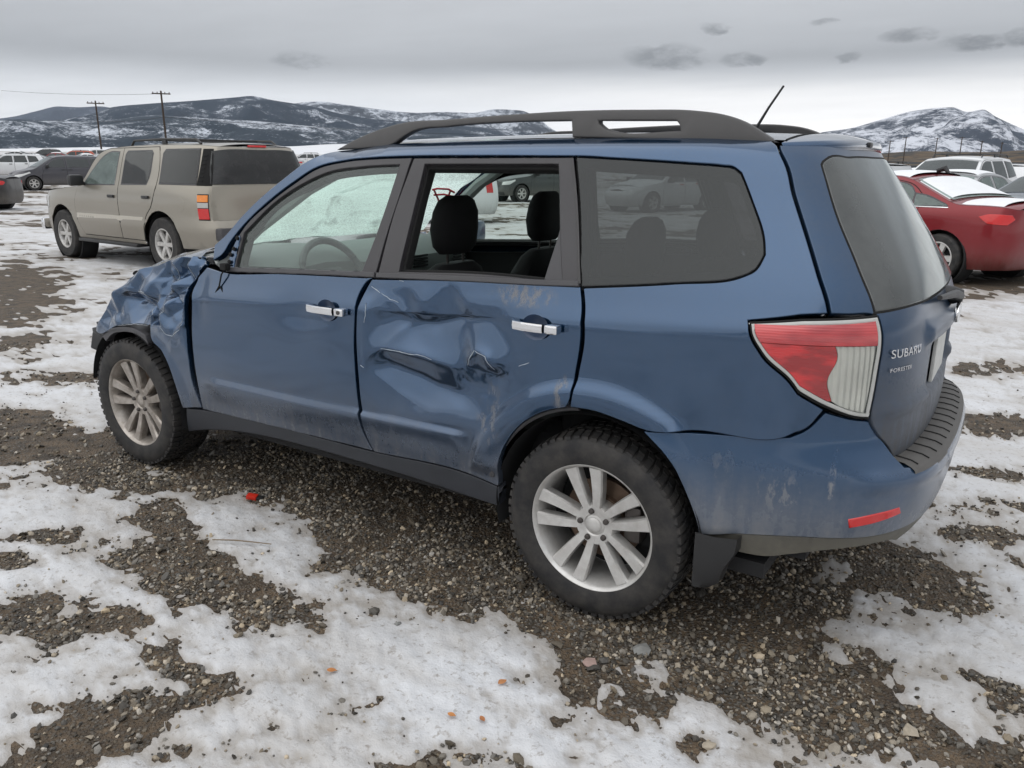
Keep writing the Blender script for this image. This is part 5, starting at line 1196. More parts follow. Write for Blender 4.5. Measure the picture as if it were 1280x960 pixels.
MB().box((.036, .004, .008), (.03, .03, .016), rot=(.2, .1, .3), bev=.003).obj('broken_base', 'black_plastic', RF)
tw = MB().tube([(2.0, -1.24, .02), (2.09, -1.20, .026), (2.17, -1.16, .022), (2.23, -1.13, .018)], [.0022, .003, .0025, .002], 6).obj('twig', 'twig' if 'twig' in M else simple('twig', (.20, .15, .10), .8)); tag(tw, 'thin bent twig on the gravel patch by the snow', 'twig')
# ================================================================= hills and poles
# skyline of each hill: (bearing in degrees, rise per metre)
RIDGE = {
 'A': [(114.2,0.01343),(119.72,0.02418),(125.27,0.03108),(130.76,0.03578),(135.04,0.04031),(139.68,0.04606),(143.13,0.04823),(145.97,0.05037),(149.2,0.04384),(152.23,0.04152),(154.68,0.041),(157.77,0.03923)],
 'B': [(116.41,0.01976),(119.73,0.03158),(127.47,0.04639),(131.81,0.05009),(134.47,0.05568),(136.53,0.06387),(139.07,0.06983),(140.31,0.07356),(141.55,0.07121),(144.0,0.06652),(146.83,0.06158),(148.66,0.05723),(149.59,0.05099),(152.22,0.04232),(153.87,0.04223),(154.68,0.041),(157.81,0.0347)],
 'C': [(144.18,0.03326),(146.02,0.04362),(147.79,0.05278),(149.32,0.05765),(150.64,0.05604),(151.49,0.0563),(152.78,0.05073),(153.84,0.04538),(154.67,0.04256),(157.78,0.03772)],
 'D': [(116.4,0.01514),(118.62,0.02888),(120.3,0.04167),(121.41,0.05532),(122.52,0.06251),(124.16,0.06371),(125.81,0.0594),(127.46,0.06005),(129.64,0.05871),(132.32,0.06255),(133.91,0.06565),(136.0,0.06935),(137.55,0.06699),(139.65,0.05131),(141.24,0.03417)],
 'E': [(87.28,0.01126),(89.65,0.02297),(91.35,0.03737),(92.88,0.05046),(93.64,0.0579),(94.38,0.05584),(95.27,0.06103),(96.13,0.06061),(97.43,0.05787),(99.19,0.04934),(101.0,0.04048),(101.7,0.03889),(102.41,0.03728),(103.83,0.02788),(104.76,0.01558)],
 'G': [(116.39,0.0105),(125.28,0.01996),(134.56,0.02233),(138.25,0.01894),(143.79,0.01694),(149.39,0.01566),(154.91,0.01267),(158.02,0.01111)],
 'F': [(86.55,0.01049),(89.19,0.01518),(91.17,0.01688),(92.79,0.01537),(94.48,0.01544),(96.68,0.01635),(98.49,0.01471),(99.87,0.013),(103.73,0.0103)],
}
def hill_mat(name, cover, snowc=(.48, .51, .56), forest=(.020, .027, .032), scale=1/95, brown=None, fine=.5):
    t = NT(name); o = t.n('ShaderNodeNewGeometry').outputs['Position']
    mp = t.n('ShaderNodeMapping'); mp.inputs['Scale'].default_value = (1, 1, 2.2); t.l(o, mp.inputs[0]); v = mp.outputs[0]
    a = t.noise(scale*.35, 4, .55, vec=v, dist=.4); b = t.noise(scale*1.6, 7, .70, vec=v, dist=.5); c = t.noise(scale*11, 4, .75, vec=v)
    f = t.math('ADD', t.math('ADD', t.math('MULTIPLY', a, .9), t.math('MULTIPLY', b, 1.0)), t.math('MULTIPLY', c, fine))
    k = t.ramp(t.math('DIVIDE', f, 1.9+fine), [(cover-.035, 0.0), (cover+.035, 1.0)])
    trees = t.mix(c, tuple(x*.7 for x in forest), tuple(x*1.6 for x in forest))
    col = t.mix(k, brown or trees, snowc)
    if brown: col = t.mix(t.ramp(b, [(.45, 0.0), (.6, 1.0)]), col, trees)
    bs = t.bsdf(Base_Color=col, Roughness=.9, Specular_IOR_Level=.1); M[name] = t.done(bs.outputs[0])
hill_mat('hill_patchy', .535, forest=(.020, .030, .042), fine=.9); hill_mat('hill_forest', .572, forest=(.014, .024, .038), fine=.8); hill_mat('hill_blue', .60, forest=(.022, .034, .055)); hill_mat('hill_snowy', .51, forest=(.028, .036, .048))  # bluish forest tones: some of the distance haze is put into the colour
hill_mat('hill_rocky', .508, forest=(.040, .050, .068), snowc=(.55, .57, .62), scale=1/70); hill_mat('field_snow', .40, snowc=(.66, .67, .69), forest=(.06, .055, .05)); hill_mat('brush', .58, snowc=(.40, .38, .35), brown=(.115, .085, .058), scale=1/25)
def hill(key, d0, d1, d2, mat, rough, n=220):
    pts = RIDGE[key]; az = np.linspace(pts[0][0], pts[-1][0], n); el = Curve(pts)(az)
    fr = np.concatenate([np.linspace(0, 1, 44), 1+np.linspace(.12, 1, 8)]); A_, F_ = np.meshgrid(np.radians(az), fr)
    D_ = np.where(F_ <= 1, d0+(d1-d0)*F_, d1+(d2-d1)*(F_-1)); X, Y = CX+D_*np.cos(A_), CY+D_*np.sin(A_)
    H_ = np.broadcast_to(el*d1, D_.shape)
    sc = (d1-d0)*.22
    prof = np.where(F_ <= 1, F_**1.15, np.maximum(0, 1-(F_-1))**1.2)
    nz = fbm(X, Y, sc, 5, .52); w = np.where(F_ <= 1, np.sin(np.pi*np.clip(F_, 0, 1))**.7, 0)
    Z = 1.5 + H_*prof + H_*rough*nz*w; Z = np.minimum(Z, 1.5 + el[None]*D_*(.985+.015*(F_ > .99))); Z[0] = -8; Z[-1] = -20
    q_, p_ = np.meshgrid(np.arange(len(fr)-1), np.arange(n-1), indexing='ij')
    f = np.stack([q_*n+p_, q_*n+p_+1, (q_+1)*n+p_+1, (q_+1)*n+p_], -1).reshape(-1, 4)
    o = link('hills', npmesh('hills', np.stack([X, Y, Z], -1).reshape(-1, 3), f[:, ::-1]), mat); o['kind'] = 'structure'
    jag = None
    return o
hill('C', 8200, 9600, 11000, 'hill_blue', .3); hill('D', 5800, 7400, 8600, 'hill_snowy', .5); hill('B', 3600, 5200, 6600, 'hill_forest', .5); hill('A', 1700, 3300, 4300, 'hill_patchy', .55)
hill('E', 2200, 4000, 5200, 'hill_rocky', .7); hill('G', 420, 1500, 2100, 'field_snow', .1); hill('F', 380, 620, 800, 'brush', .3)
def pole(x, y, top, label, arm=True, r=.14, rz=0.0, group=None):
    p_ = empty('utility_pole', (x, y, 0), rz, label=label, cat='utility pole'); 
    if group: p_['group'] = group
    MB().tube([(0, 0, -.3), (0, 0, top*.5), (0, 0, top)], [r, r*.85, r*.7], 10).obj('shaft', 'wood_pole', p_)
    if arm:
        MB().box((0, 0, top-.35), (2.2, .12, .14)).obj('crossarm', 'wood_pole', p_)
        for q in (-.95, -.45, .45, .95): MB().lathe([(0, .16), (.05, .15), (.06, .05), (.03, 0)], (q, 0, top-.28), axis='z', n=8).obj('insulator', 'steel_dark', p_)
    return p_
pole(-107.42, 62.83, 9.75, 'leaning dark utility pole with crossarm left of the beige vehicle', True, rz=1.1)
pole(-90.44, 61.62, 10.25, 'taller bare utility pole rising behind the beige vehicle roof', True, r=.16, rz=1.0)
for k, (x, y, h) in enumerate([(-47.84, 322.74, 9.5), (-43.77, 323.4, 10.6), (-38.74, 324.1, 11.9), (-28.78, 325.2, 11.5), (-21.12, 325.9, 11.7), (-14.85, 326.4, 10.3), (-8.81, 326.7, 9.8)]):
    pole(x, y, h, ('leftmost', 'second from left', 'third from left', 'middle', 'third from right', 'second from right', 'rightmost')[k] + ' of the thin distant power poles below the right-hand mountain', True, r=.22, rz=.2*k, group='far power poles')
def sag(a, b, s, n=14): a, b = Vector(a), Vector(b); return [a.lerp(b, k/n) - Vector((0, 0, s*4*(k/n)*(1-k/n))) for k in range(n+1)]
for k, (a, b, s, lab) in enumerate([((-131, 62, 12.0), (-90.44, 61.62, 9.9), .3, 'uppermost thin wire running left from the taller pole'), ((-107.4, 62.83, 7.0), (-90.44, 61.62, 7.1), .2, 'sagging cable strung between the two left poles'), ((-90.44, 61.62, 7.1), (-45, 110, 5.6), .7, 'long sagging cable running right from the taller pole')]):
    tag(MB().tube(sag(a, b, s), .02, 6).obj('overhead_wire', 'wire'), lab, 'wire')
# ================================================================= other vehicles on the lot
glass('glass_far', (.16, .17, .17), film=.22, filmcol=(.16, .17, .17), ior=1.5)
glass('glass_far_dark', (.04, .04, .042), film=.18, filmcol=(.13, .12, .12), ior=1.45)
glass('glass_far_green', (.42, .50, .47), film=.25, filmcol=(.36, .44, .41), ior=1.5)
simple('black_gloss', (.006, .006, .006), .6, spec=.2); simple('headlamp', (.60, .61, .60), .12, coat=1); simple('grille', (.02, .02, .02), .4)
def car_snow():
    t = NT('roof_snow'); n = t.noise(5, 5, .6); b = t.bsdf(Base_Color=t.mix(n, (.70, .71, .73), (.82, .83, .84)), Roughness=.6); t.l(t.bump(t.noise(25, 4, .65), .4, .02), b.inputs['Normal']); M['roof_snow'] = t.done(b.outputs[0])
car_snow()
WHEELS = {}
def far_wheel(parent, loc, r, rim_r, wd, mat, right, spokes=6):
    key = (r, rim_r, wd, spokes)
    if key not in WHEELS:
        ty = MB().lathe([(rim_r, -wd*.44), (rim_r+.01, -wd*.49), (r-.03, -wd*.5), (r-.008, -wd*.42), (r, -wd*.3), (r, wd*.3), (r-.02, wd*.48), (rim_r, wd*.45)], n=36).mesh('tyre', auto=.7)
        rm = MB().lathe([(rim_r, -wd*.40), (rim_r+.006, -wd*.46), (rim_r-.012, -wd*.46), (rim_r-.03, -wd*.30), (rim_r-.04, wd*.3)], n=36)
        rm.lathe([(0, -wd*.36), (.035, -wd*.37), (.06, -wd*.33), (.07, 0)], n=20); 
        for k in range(spokes):
            a = 2*math.pi*k/spokes; c, s = math.cos(a), math.sin(a); v = []
            for rr_, hw, y in ((.03, .032, -wd*.36), (rim_r-.015, .036 if spokes > 5 else .05, -wd*.40)):
                for o, dy in ((-hw, .03), (-hw*.8, 0), (hw*.8, 0), (hw, .03)): v.append((rr_*c-o*s, y+dy, rr_*s+o*c))
            rm.add(v, [(0, 1, 5, 4), (1, 2, 6, 5), (2, 3, 7, 6)])
        bk = MB().lathe([(0, 0), (rim_r-.02, 0), (rim_r-.02, .02)], n=24).mesh('disc')
        WHEELS[key] = (ty, rm.mesh('rim', auto=.5), bk)
    w = empty('wheel', loc, math.pi if right else 0); w.parent = parent
    link('tyre', WHEELS[key][0], 'tyre', w)
    o = link('rim', WHEELS[key][1], None, w)
    if not WHEELS[key][1].materials: WHEELS[key][1].materials.append(None)
    o.material_slots[0].link = 'OBJECT'; o.material_slots[0].material = M[mat]
    link('brake_disc', WHEELS[key][2], 'liner', w)
    return w
def dense(pts, sp=.06):
    out = []
    for (a, b) in zip(pts[:-1], pts[1:]):
        L = math.hypot(b[0]-a[0], b[1]-a[1]); n = max(1, int(L/sp)); out += [(a[0]+(b[0]-a[0])*k/n, a[1]+(b[1]-a[1])*k/n) for k in range(n)]
    return out + [pts[-1]]
def smooth_line(pts, sp=.05):
    """open line through points, rounded"""
    P_ = np.array(pts, float); d = np.concatenate([[0], np.cumsum(np.linalg.norm(np.diff(P_, axis=0), axis=1))]); q = np.arange(0, d[-1], sp); q = np.append(q, d[-1])
    X, Y = np.interp(q, d, P_[:, 0]), np.interp(q, d, P_[:, 1]); 
    for _ in range(2):
        X[1:-1] = (X[:-2]+2*X[1:-1]+X[2:])/4; Y[1:-1] = (Y[:-2]+2*Y[1:-1]+Y[2:])/4
    return list(zip(X, Y))
def build_car(spec, name, label, cat, loc, rz, paint_, glass_='glass_far', rim='alloy', snow=(), group=None, skip=()):
    C = empty(name, loc, rz, label=label, cat=cat)
    if group: C['group'] = group
    B = Body(spec['half'], spec['rear'], spec['front'], spec['mid'], n_rear=spec.get('nr', 6.5), n_front=spec.get('nf', 5))
    PT = lambda L: [(float(B.u_at(x, z)), z) for x, z in L]
    top = smooth_line(spec['top']); zb = spec['bottom']; wr = spec['wr']; ar = spec.get('arch', wr*1.17)
    rl = lambda z: float(B.r(z)); fl = lambda z: float(B.f(z))
    bot = [(-2, zb), (-1.5, zb), (-1.05, zb)]
    lo_ = []
    for wx in spec['wheels']:
        a = math.asin(max(-1, min(1, (zb-wr)/ar))); lo_ += [(wx+ar*math.cos(t), wr+ar*math.sin(t)) for t in np.linspace(math.pi-a, a, 17)]
    lo2 = dense([(spec['wheels'][0]-ar-.12, zb)] + lo_[:17], .08) + dense(lo_[16:18], .1)[1:-1] + dense(lo_[17:] + [(spec['wheels'][1]+ar+.1, zb)], .08)
    bot += PT(lo2) + [(1.1, zb), (1.5, zb), (2, zb)]
    ub = [(float(B.u_at(x, z)), z) for x, z in top[::-1]]
    zr, zf = top[-1][1], top[0][1]
    back = [(2, zb+(zr-zb)*k/6) for k in range(1, 6)] + [(u, zr) for u in np.linspace(2, max(ub[0][0], 1.0), 6) if u > ub[0][0]+.02]
    fro = [(u, zf) for u in np.linspace(ub[-1][0], -2, 7)[1:]] + [(-2, zf+(zb-zf)*k/5) for k in range(1, 5)]
    outline = bot + back + ub + fro
    global SIDE_LEN
    old = SIDE_LEN; SIDE_LEN = B.mid
    for mir in (False, True):
        me = panel_mesh('body_shell', outline, B, sp=.09, edge=.006, drop=.004, depth=.02, mirror=mir, raw_outline=True, wall=False); flip_out(me, B); link('body_side', me, paint_, C)
    # top skin
    def strip(x0, x1, nm, mat, lift=0., tmax=1., crown=1., parent=C):
        rows = []
        for (x, z) in [q for q in top if x0-1e-6 <= q[0] <= x1+1e-6]:
            q = B.at(float(B.u_at(x, z)), z); w = -float(q[1])
            cr = crown*(spec.get('crown', .05) if z > spec['belt']+.12 else spec.get('hood_crown', .04))
            rows.append([(x+.0*t, w*t, z + cr*(1-abs(t)**2.3) + lift*(1-abs(t/tmax)**8 if nm == 'snow_cover' else 1)) for t in np.linspace(-tmax, tmax, 17)])
        if len(rows) < 2: return None
        # slope lift follows the local normal a little
        o = MB().grid(rows).obj(nm, mat, parent, auto=None); return o
    xs = spec['strips']
    for a, b, nm in xs:
        strip(a-.055, b+.055, {'hood': 'bonnet', 'screen': 'screen_frame', 'roof': 'roof', 'rear': 'rear_frame', 'deck': 'boot_lid'}[nm], paint_)
        if nm in ('screen', 'rear'): strip(a+.02, b-.02, 'windscreen' if nm == 'screen' else 'rear_window', glass_ if nm == 'screen' else spec.get('rear_glass', glass_), .012, .91)
    for a, b in snow: strip(a, b, 'snow_cover', 'roof_snow', .028, .93)
    pan = lambda nm, poly, mat, off, par=C, **k: [panel(nm, poly, mat, par, B, sp=k.pop('sp', .07), off=off, mirror=m, edge=.005, drop=.004, depth=.012, **k) for m in (False, True)]
    grow = lambda poly, g_: [tuple(q) for q in zip(*from_metric(inset(resample(to_metric(poly), .04), -g_)))]
    for k, poly in enumerate(spec['doors']):
        p2 = PT(poly); pan('door_gap', grow(p2, .012), 'gap_black', .0018, sp=.12); ds = pan('door', p2, paint_, .006)
        if k < len(spec['handles']):
            hx, hz = spec['handles'][k]
            for d_, s in zip(ds, (-1, 1)):
                q = B.at(float(B.u_at(hx, hz)), hz); MB().box((hx, s*abs(float(q[1]))+s*.016, hz), (.17, .035, .045), bev=.012).obj('handle', spec.get('handle_mat', 'black_plastic'), d_)
    for poly in spec['windows']:
        p2 = PT(poly); pan('window_surround', grow(p2, .018), 'dark_trim', .0080, sp=.12); pan('side_window', p2, spec.get('front_glass', glass_) if poly is spec['windows'][0] else glass_, .0115, sp=.12)
    for poly, mat, nm in spec.get('extra', ()):
        pan(nm, PT(poly) if not isinstance(poly[0][0], str) else [(a_, b_) for _, a_, b_ in poly], mat, .010)
    for poly, mat, nm in spec.get('wrap', ()):     # given directly in (u, z)
        pan(nm, poly, mat, .009, sp=.05)
    for poly, mat, nm in spec.get('centre', ()):   # half outline to the middle, closed by mirroring
        me = panel_mesh(nm, poly + [(4-u, z) if u > 0 else (-4-u, z) for u, z in poly[::-1]], B, sp=.08, off=.008, edge=.005, depth=.012) if poly[0][0] > 0 else None
        if me: flip_out(me, B); link(nm, me, mat, C)
        else:
            for m in (False, True): panel(nm, poly, mat, C, B, sp=.08, off=.008, mirror=m, edge=.005, depth=.012)
    SIDE_LEN = old
    u_ = MB(); u_.box(((spec['wheels'][0]+spec['wheels'][1])/2, 0, zb+.06), (spec['wheels'][1]-spec['wheels'][0]+1.0, 2*spec['track']-.1, .1)); u_.obj('underbody', 'liner', C)
    for wx in spec['wheels']:
        for s in (-1, 1):
            MB().lathe([(0, -.16), (ar+.01, -.16), (ar+.01, .10), (ar-.005, .112)], (wx, 0, wr), n=28).obj('wheel_housing', 'liner', C, loc=(0, s*(spec['track']-.03), 0), rot=(0, 0, 0) if s > 0 else (0, 0, 0)) if s > 0 else MB().lathe([(0, .16), (ar+.01, .16), (ar+.01, -.10), (ar-.005, -.112)], (wx, 0, wr), n=28).obj('wheel_housing', 'liner', C, loc=(0, s*(spec['track']-.03), 0))
            far_wheel(C, (wx, s*spec['track'], wr), wr, spec['rim_r'], spec.get('tyre_w', .22), rim, s > 0, spec.get('spokes', 6))
    if 'mirror' in spec:
        mx_, mz = spec['mirror']; q = B.at(float(B.u_at(mx_, mz)), mz)
        for s in (-1, 1): MB().box((mx_, s*(abs(float(q[1]))+.14), mz+.05), (.13, .22, .17), bev=.05).box((mx_, s*(abs(float(q[1]))+.03), mz), (.07, .12, .05), bev=.015).obj('door_mirror', spec.get('mirror_mat', 'black_plastic'), C)
    if 'rails' in spec:
        x0, x1, zr_, yr = spec['rails']
        for s in (-1, 1):
            MB().tube([(x0, s*yr, zr_-.04), (x0+.08, s*yr, zr_+.03), ((x0+x1)/2, s*yr, zr_+.045), (x1-.1, s*yr, zr_+.03), (x1, s*yr, zr_-.03)], .018, 6).obj('roof_rail', 'black_plastic', C)
            MB().box(((x0+x1)/2, s*yr, zr_), (.1, .03, .07)).obj('rail_foot', 'black_plastic', C)
        for f_ in (.3, .75): MB().tube([(x0+(x1-x0)*f_, -yr, zr_+.035), (x0+(x1-x0)*f_, yr, zr_+.035)], .014, 6).obj('cross_bar', 'black_plastic', C)
    C_B[C.name] = B
    return C
C_B = {}
SUV_L = dict(   # large boxy sport utility
    half=[(.22, .86), (.36, .945), (.55, .972), (.66, .985), (.70, .972), (.95, .978), (1.14, .955), (1.20, .935), (1.66, .790), (1.74, .755), (1.80, .70)],
    rear=[(.22, 5.06), (.42, 5.13), (.68, 5.14), (.73, 5.065), (1.2, 5.045), (1.68, 4.955), (1.80, 4.88)], front=[(.22, .14), (.5, .0), (.72, .02), (.95, .05), (1.04, .12), (1.2, .22), (1.8, .3)],
    mid=2.45, nr=9, nf=6, bottom=.36, wr=.385, wheels=(.95, 3.90), track=.835, rim_r=.225, tyre_w=.26, belt=1.2, arch=.475, crown=.04, hood_crown=.05, spokes=6,
    top=[(.075, .97), (.16, 1.02), (.37, 1.055), (1.13, 1.12), (1.66, 1.155), (1.75, 1.20), (2.22, 1.655), (2.36, 1.715), (2.7, 1.745), (3.57, 1.765), (4.69, 1.755), (4.90, 1.735)],
    strips=[(.06, 1.62, 'hood'), (1.68, 2.24, 'screen'), (2.24, 4.91, 'roof')],
    doors=[[(1.60, 1.15), (1.68, 1.20), (2.14, 1.655), (2.30, 1.70), (2.80, 1.72), (2.80, .42), (1.66, .42), (1.52, .62), (1.47, .80)], [(2.815, 1.72), (3.74, 1.73), (3.80, 1.62), (3.80, 1.10), (3.72, .93), (3.55, .78), (3.47, .62), (3.42, .42), (2.815, .42)]],
    handles=[(2.64, 1.03), (3.60, 1.04)],
    windows=[[(1.78, 1.19), (2.02, 1.42), (2.30, 1.62), (2.44, 1.66), (2.70, 1.66), (2.70, 1.20)], [(2.90, 1.21), (2.90, 1.63), (2.94, 1.67), (3.58, 1.675), (3.63, 1.64), (3.62, 1.30), (3.58, 1.22)], [(3.92, 1.24), (3.90, 1.64), (3.94, 1.685), (4.70, 1.69), (4.74, 1.24)]],
    extra=[([(4.75, 1.70), (4.88, 1.70), (4.97, 1.22), (4.76, 1.22)], 'black_gloss', 'window_pillar'), ([(1.50, .745), (3.46, .755), (3.45, .685), (1.50, .672)], 'mould_beige', 'side_moulding')],
    wrap=[([(-1.16, .98), (-.86, .98), (-.88, .80), (-1.16, .80)], 'headlamp', 'headlamp')],
    mirror=(1.80, 1.20), rails=(2.75, 4.55, 1.80, .62), front_glass='glass_far_green')
paint('beige_paint', (.30, .275, .228), amount=.5, metal=.55, rough=.28, film=.10, low=.3, high=.9, dust=(.24, .22, .195)); simple('mould_beige', (.46, .43, .37), .3)
TAHOE = build_car(SUV_L, 'beige_suv', 'beige sport utility vehicle with roof rack parked behind the blue wagon', 'car', (-9.60, 5.00, 0), -.061, 'beige_paint', 'glass_far_dark', rim='alloy')
def add_rear_suv(C, spec, zlo, zhi, pan_glass, lampz, lampmats, plate=True):
    B = C_B[C.name]
    g = [(1.10, zlo), (1.08, (zlo+zhi)/2), (1.10, zhi), (1.3, zhi+.02), (2, zhi+.025)]
    poly = g + [(4-u, z) for u, z in g[::-1][1:]]
    panel('rear_window', poly, pan_glass, C, B, sp=.08, off=.010, edge=.006, depth=.012)
    panel('tailgate', [(1.12, .76), (1.12, zlo-.02), (2, zlo-.02), (2.88, zlo-.02), (2.88, .76), (2, .76)], C.children[0].data.materials[0], C, B, sp=.08, off=.006, edge=.006, depth=.012)
    for m in (False, True):
        L = panel('tail_lamp', [(1.005, lampz[0]-.01), (1.005, lampz[1]+.01), (1.10, lampz[1]+.01), (1.10, lampz[0]-.01)] if False else [(.952, lampz[0]-.01), (.955, lampz[1]+.01), (1.088, lampz[1]+.01), (1.085, lampz[0]-.01)], 'gap_black', C, B, sp=.05, off=.010, mirror=m, depth=.02)
        n = len(lampmats)
        for k, (mt, h0, h1) in enumerate(lampmats):
            z0, z1 = lampz[0]+(lampz[1]-lampz[0])*h0, lampz[0]+(lampz[1]-lampz[0])*h1
            panel('lamp_lens', [(.957, z0+.004), (.957, z1-.004), (1.083, z1-.004), (1.083, z0+.004)], mt, L, B, sp=.05, off=.018, mirror=m, depth=.012)
add_rear_suv(TAHOE, SUV_L, 1.235, 1.67, 'glass_far_dark', (.775, 1.10), [('lamp_red', 0, .46), ('lamp_white', .46, .70), ('amber', .70, 1.0)])
B_ = C_B[TAHOE.name]
for k in range(7): panel('pillar_louvre', [(float(B_.u_at(4.785, 1.27+.055*k)), 1.27+.055*k), (float(B_.u_at(4.85, 1.27+.055*k)), 1.27+.055*k), (float(B_.u_at(4.85, 1.295+.055*k)), 1.295+.055*k), (float(B_.u_at(4.785, 1.295+.055*k)), 1.295+.055*k)], 'gap_black', TAHOE, B_, sp=.05, off=.016, edge=.003, depth=.005)
for s in (-1, 1): MB().box((2.42, s*.93, .335), (1.75, .20, .05), bev=.015).obj('running_board', 'black_plastic', TAHOE)
MB().box((5.10, 0, .58), (.16, 1.70, .17), bev=.03).obj('bumper_step', 'dark_trim', TAHOE); MB().box((5.185, 0, .60), (.01, .31, .15)).obj('licence_plate', 'plate_white', TAHOE)
MB().box((4.93, 0, 1.745), (.03, .30, .03), bev=.008).obj('brake_light', 'lamp_red', TAHOE)
MB().box((.0, 0, .50), (.14, 1.75, .2), bev=.05).obj('front_bumper', 'chrome', TAHOE)
# fuel flap
panel('fuel_flap', [(float(B_.u_at(4.45+.085*math.cos(t), .96+.10*math.sin(t))), .96+.10*math.sin(t)) for t in np.linspace(0, 2*math.pi, 20)[:-1]], 'beige_paint', TAHOE, B_, sp=.05, off=.003, drop=.006, depth=.008, edge=.008)

SEDAN = dict(
    half=[(.17, .79), (.28, .855), (.45, .880), (.70, .892), (.86, .890), (.96, .868), (1.0, .845), (1.36, .645), (1.42, .60), (1.48, .54)],
    rear=[(.17, 4.34), (.30, 4.44), (.55, 4.47), (.70, 4.465), (.85, 4.455), (1.0, 4.44), (1.08, 4.40)], front=[(.17, .14), (.40, .02), (.55, .0), (.66, .05), (.76, .18), (.85, .30), (1.5, .30)],
    mid=2.3, nr=5.8, nf=4.2, bottom=.20, wr=.325, wheels=(.95, 3.64), track=.775, rim_r=.215, belt=.99, crown=.05, hood_crown=.05, spokes=5,
    top=[(.10, .70), (.20, .755), (.45, .82), (.9, .905), (1.32, .965), (1.42, .995), (1.98, 1.325), (2.15, 1.375), (2.45, 1.40), (2.75, 1.39), (2.98, 1.345), (3.68, 1.065), (3.80, 1.035), (4.15, 1.035), (4.37, 1.02), (4.425, .99)],
    strips=[(.08, 1.38, 'hood'), (1.42, 1.98, 'screen'), (1.98, 2.98, 'roof'), (2.98, 3.68, 'rear'), (3.70, 4.43, 'deck')],
    doors=[[(1.45, .95), (1.62, 1.02), (2.04, 1.30), (2.18, 1.33), (2.46, 1.34), (2.46, .26), (1.44, .26), (1.40, .6)], [(2.475, 1.34), (2.75, 1.33), (3.05, 1.26), (3.22, 1.15), (3.25, .95), (3.22, .75), (3.20, .55), (3.12, .40), (3.08, .26), (2.475, .26)]],
    handles=[(2.28, .90), (3.08, .92)], handle_mat='lamp_red',
    windows=[[(1.62, .995), (2.02, 1.265), (2.18, 1.305), (2.42, 1.315), (2.42, .985)], [(2.52, .985), (2.52, 1.315), (2.74, 1.305), (3.02, 1.235), (3.10, 1.16), (3.14, .99)], [(3.17, .995), (3.13, 1.155), (3.30, 1.13), (3.66, 1.015)]],
    extra=[([(1.60, .978), (3.68, 1.000), (3.68, .988), (1.60, .964)], 'chrome', 'window_trim')],
    wrap=[([(-1.25, .70), (-.86, .80), (-.80, .74), (-1.0, .62), (-1.25, .60)], 'headlamp', 'headlamp'), ([(.905, .900), (1.02, .935), (1.30, .925), (1.36, .87), (1.24, .80), (1.0, .815)], 'lamp_red', 'tail_lamp')],
    mirror=(1.66, .99))
SUV_M = dict(
    half=[(.20, .82), (.32, .87), (.5, .885), (.8, .89), (1.0, .875), (1.08, .85), (1.5, .69), (1.56, .66), (1.64, .58)],
    rear=[(.2, 4.4), (.4, 4.5), (.62, 4.54), (.7, 4.48), (1.0, 4.46), (1.5, 4.22), (1.62, 4.12)], front=[(.2, .12), (.45, .0), (.62, .02), (.80, .08), (.95, .22), (1.6, .3)],
    mid=2.25, nr=7, nf=4.6, bottom=.27, wr=.35, wheels=(.92, 3.56), track=.77, rim_r=.225, belt=1.08, crown=.05, hood_crown=.04, arch=.42,
    top=[(.12, .84), (.24, .91), (.6, .97), (1.2, 1.04), (1.45, 1.09), (2.05, 1.49), (2.22, 1.55), (2.7, 1.58), (3.5, 1.58), (4.08, 1.54)],
    strips=[(.1, 1.40, 'hood'), (1.45, 2.06, 'screen'), (2.06, 4.1, 'roof')],
    doors=[[(1.45, 1.04), (1.64, 1.13), (2.08, 1.46), (2.24, 1.51), (2.6, 1.52), (2.6, .34), (1.42, .34), (1.38, .7)], [(2.615, 1.52), (3.35, 1.53), (3.44, 1.10), (3.38, .85), (3.20, .65), (3.12, .34), (2.615, .34)]], handles=[(2.42, .98), (3.28, 1.0)],
    windows=[[(1.68, 1.11), (2.08, 1.42), (2.24, 1.47), (2.55, 1.48), (2.55, 1.10)], [(2.66, 1.10), (2.66, 1.48), (3.28, 1.49), (3.36, 1.10)], [(3.46, 1.11), (3.42, 1.49), (3.88, 1.46), (4.02, 1.16)]],
    wrap=[([(-1.35, .82), (-.88, .92), (-.84, .86), (-1.0, .72), (-1.35, .70)], 'headlamp', 'headlamp'), ([(.95, .80), (.93, 1.06), (1.15, 1.07), (1.15, .82)], 'lamp_red', 'tail_lamp'), ([(-2, .82), (-1.42, .82), (-1.46, .62), (-2, .60)], 'grille', 'grille'), ([(-2, .42), (-1.2, .42), (-1.2, .30), (-2, .30)], 'grille', 'lower_grille')],
    mirror=(1.68, 1.10), rails=(2.3, 3.9, 1.63, .58))
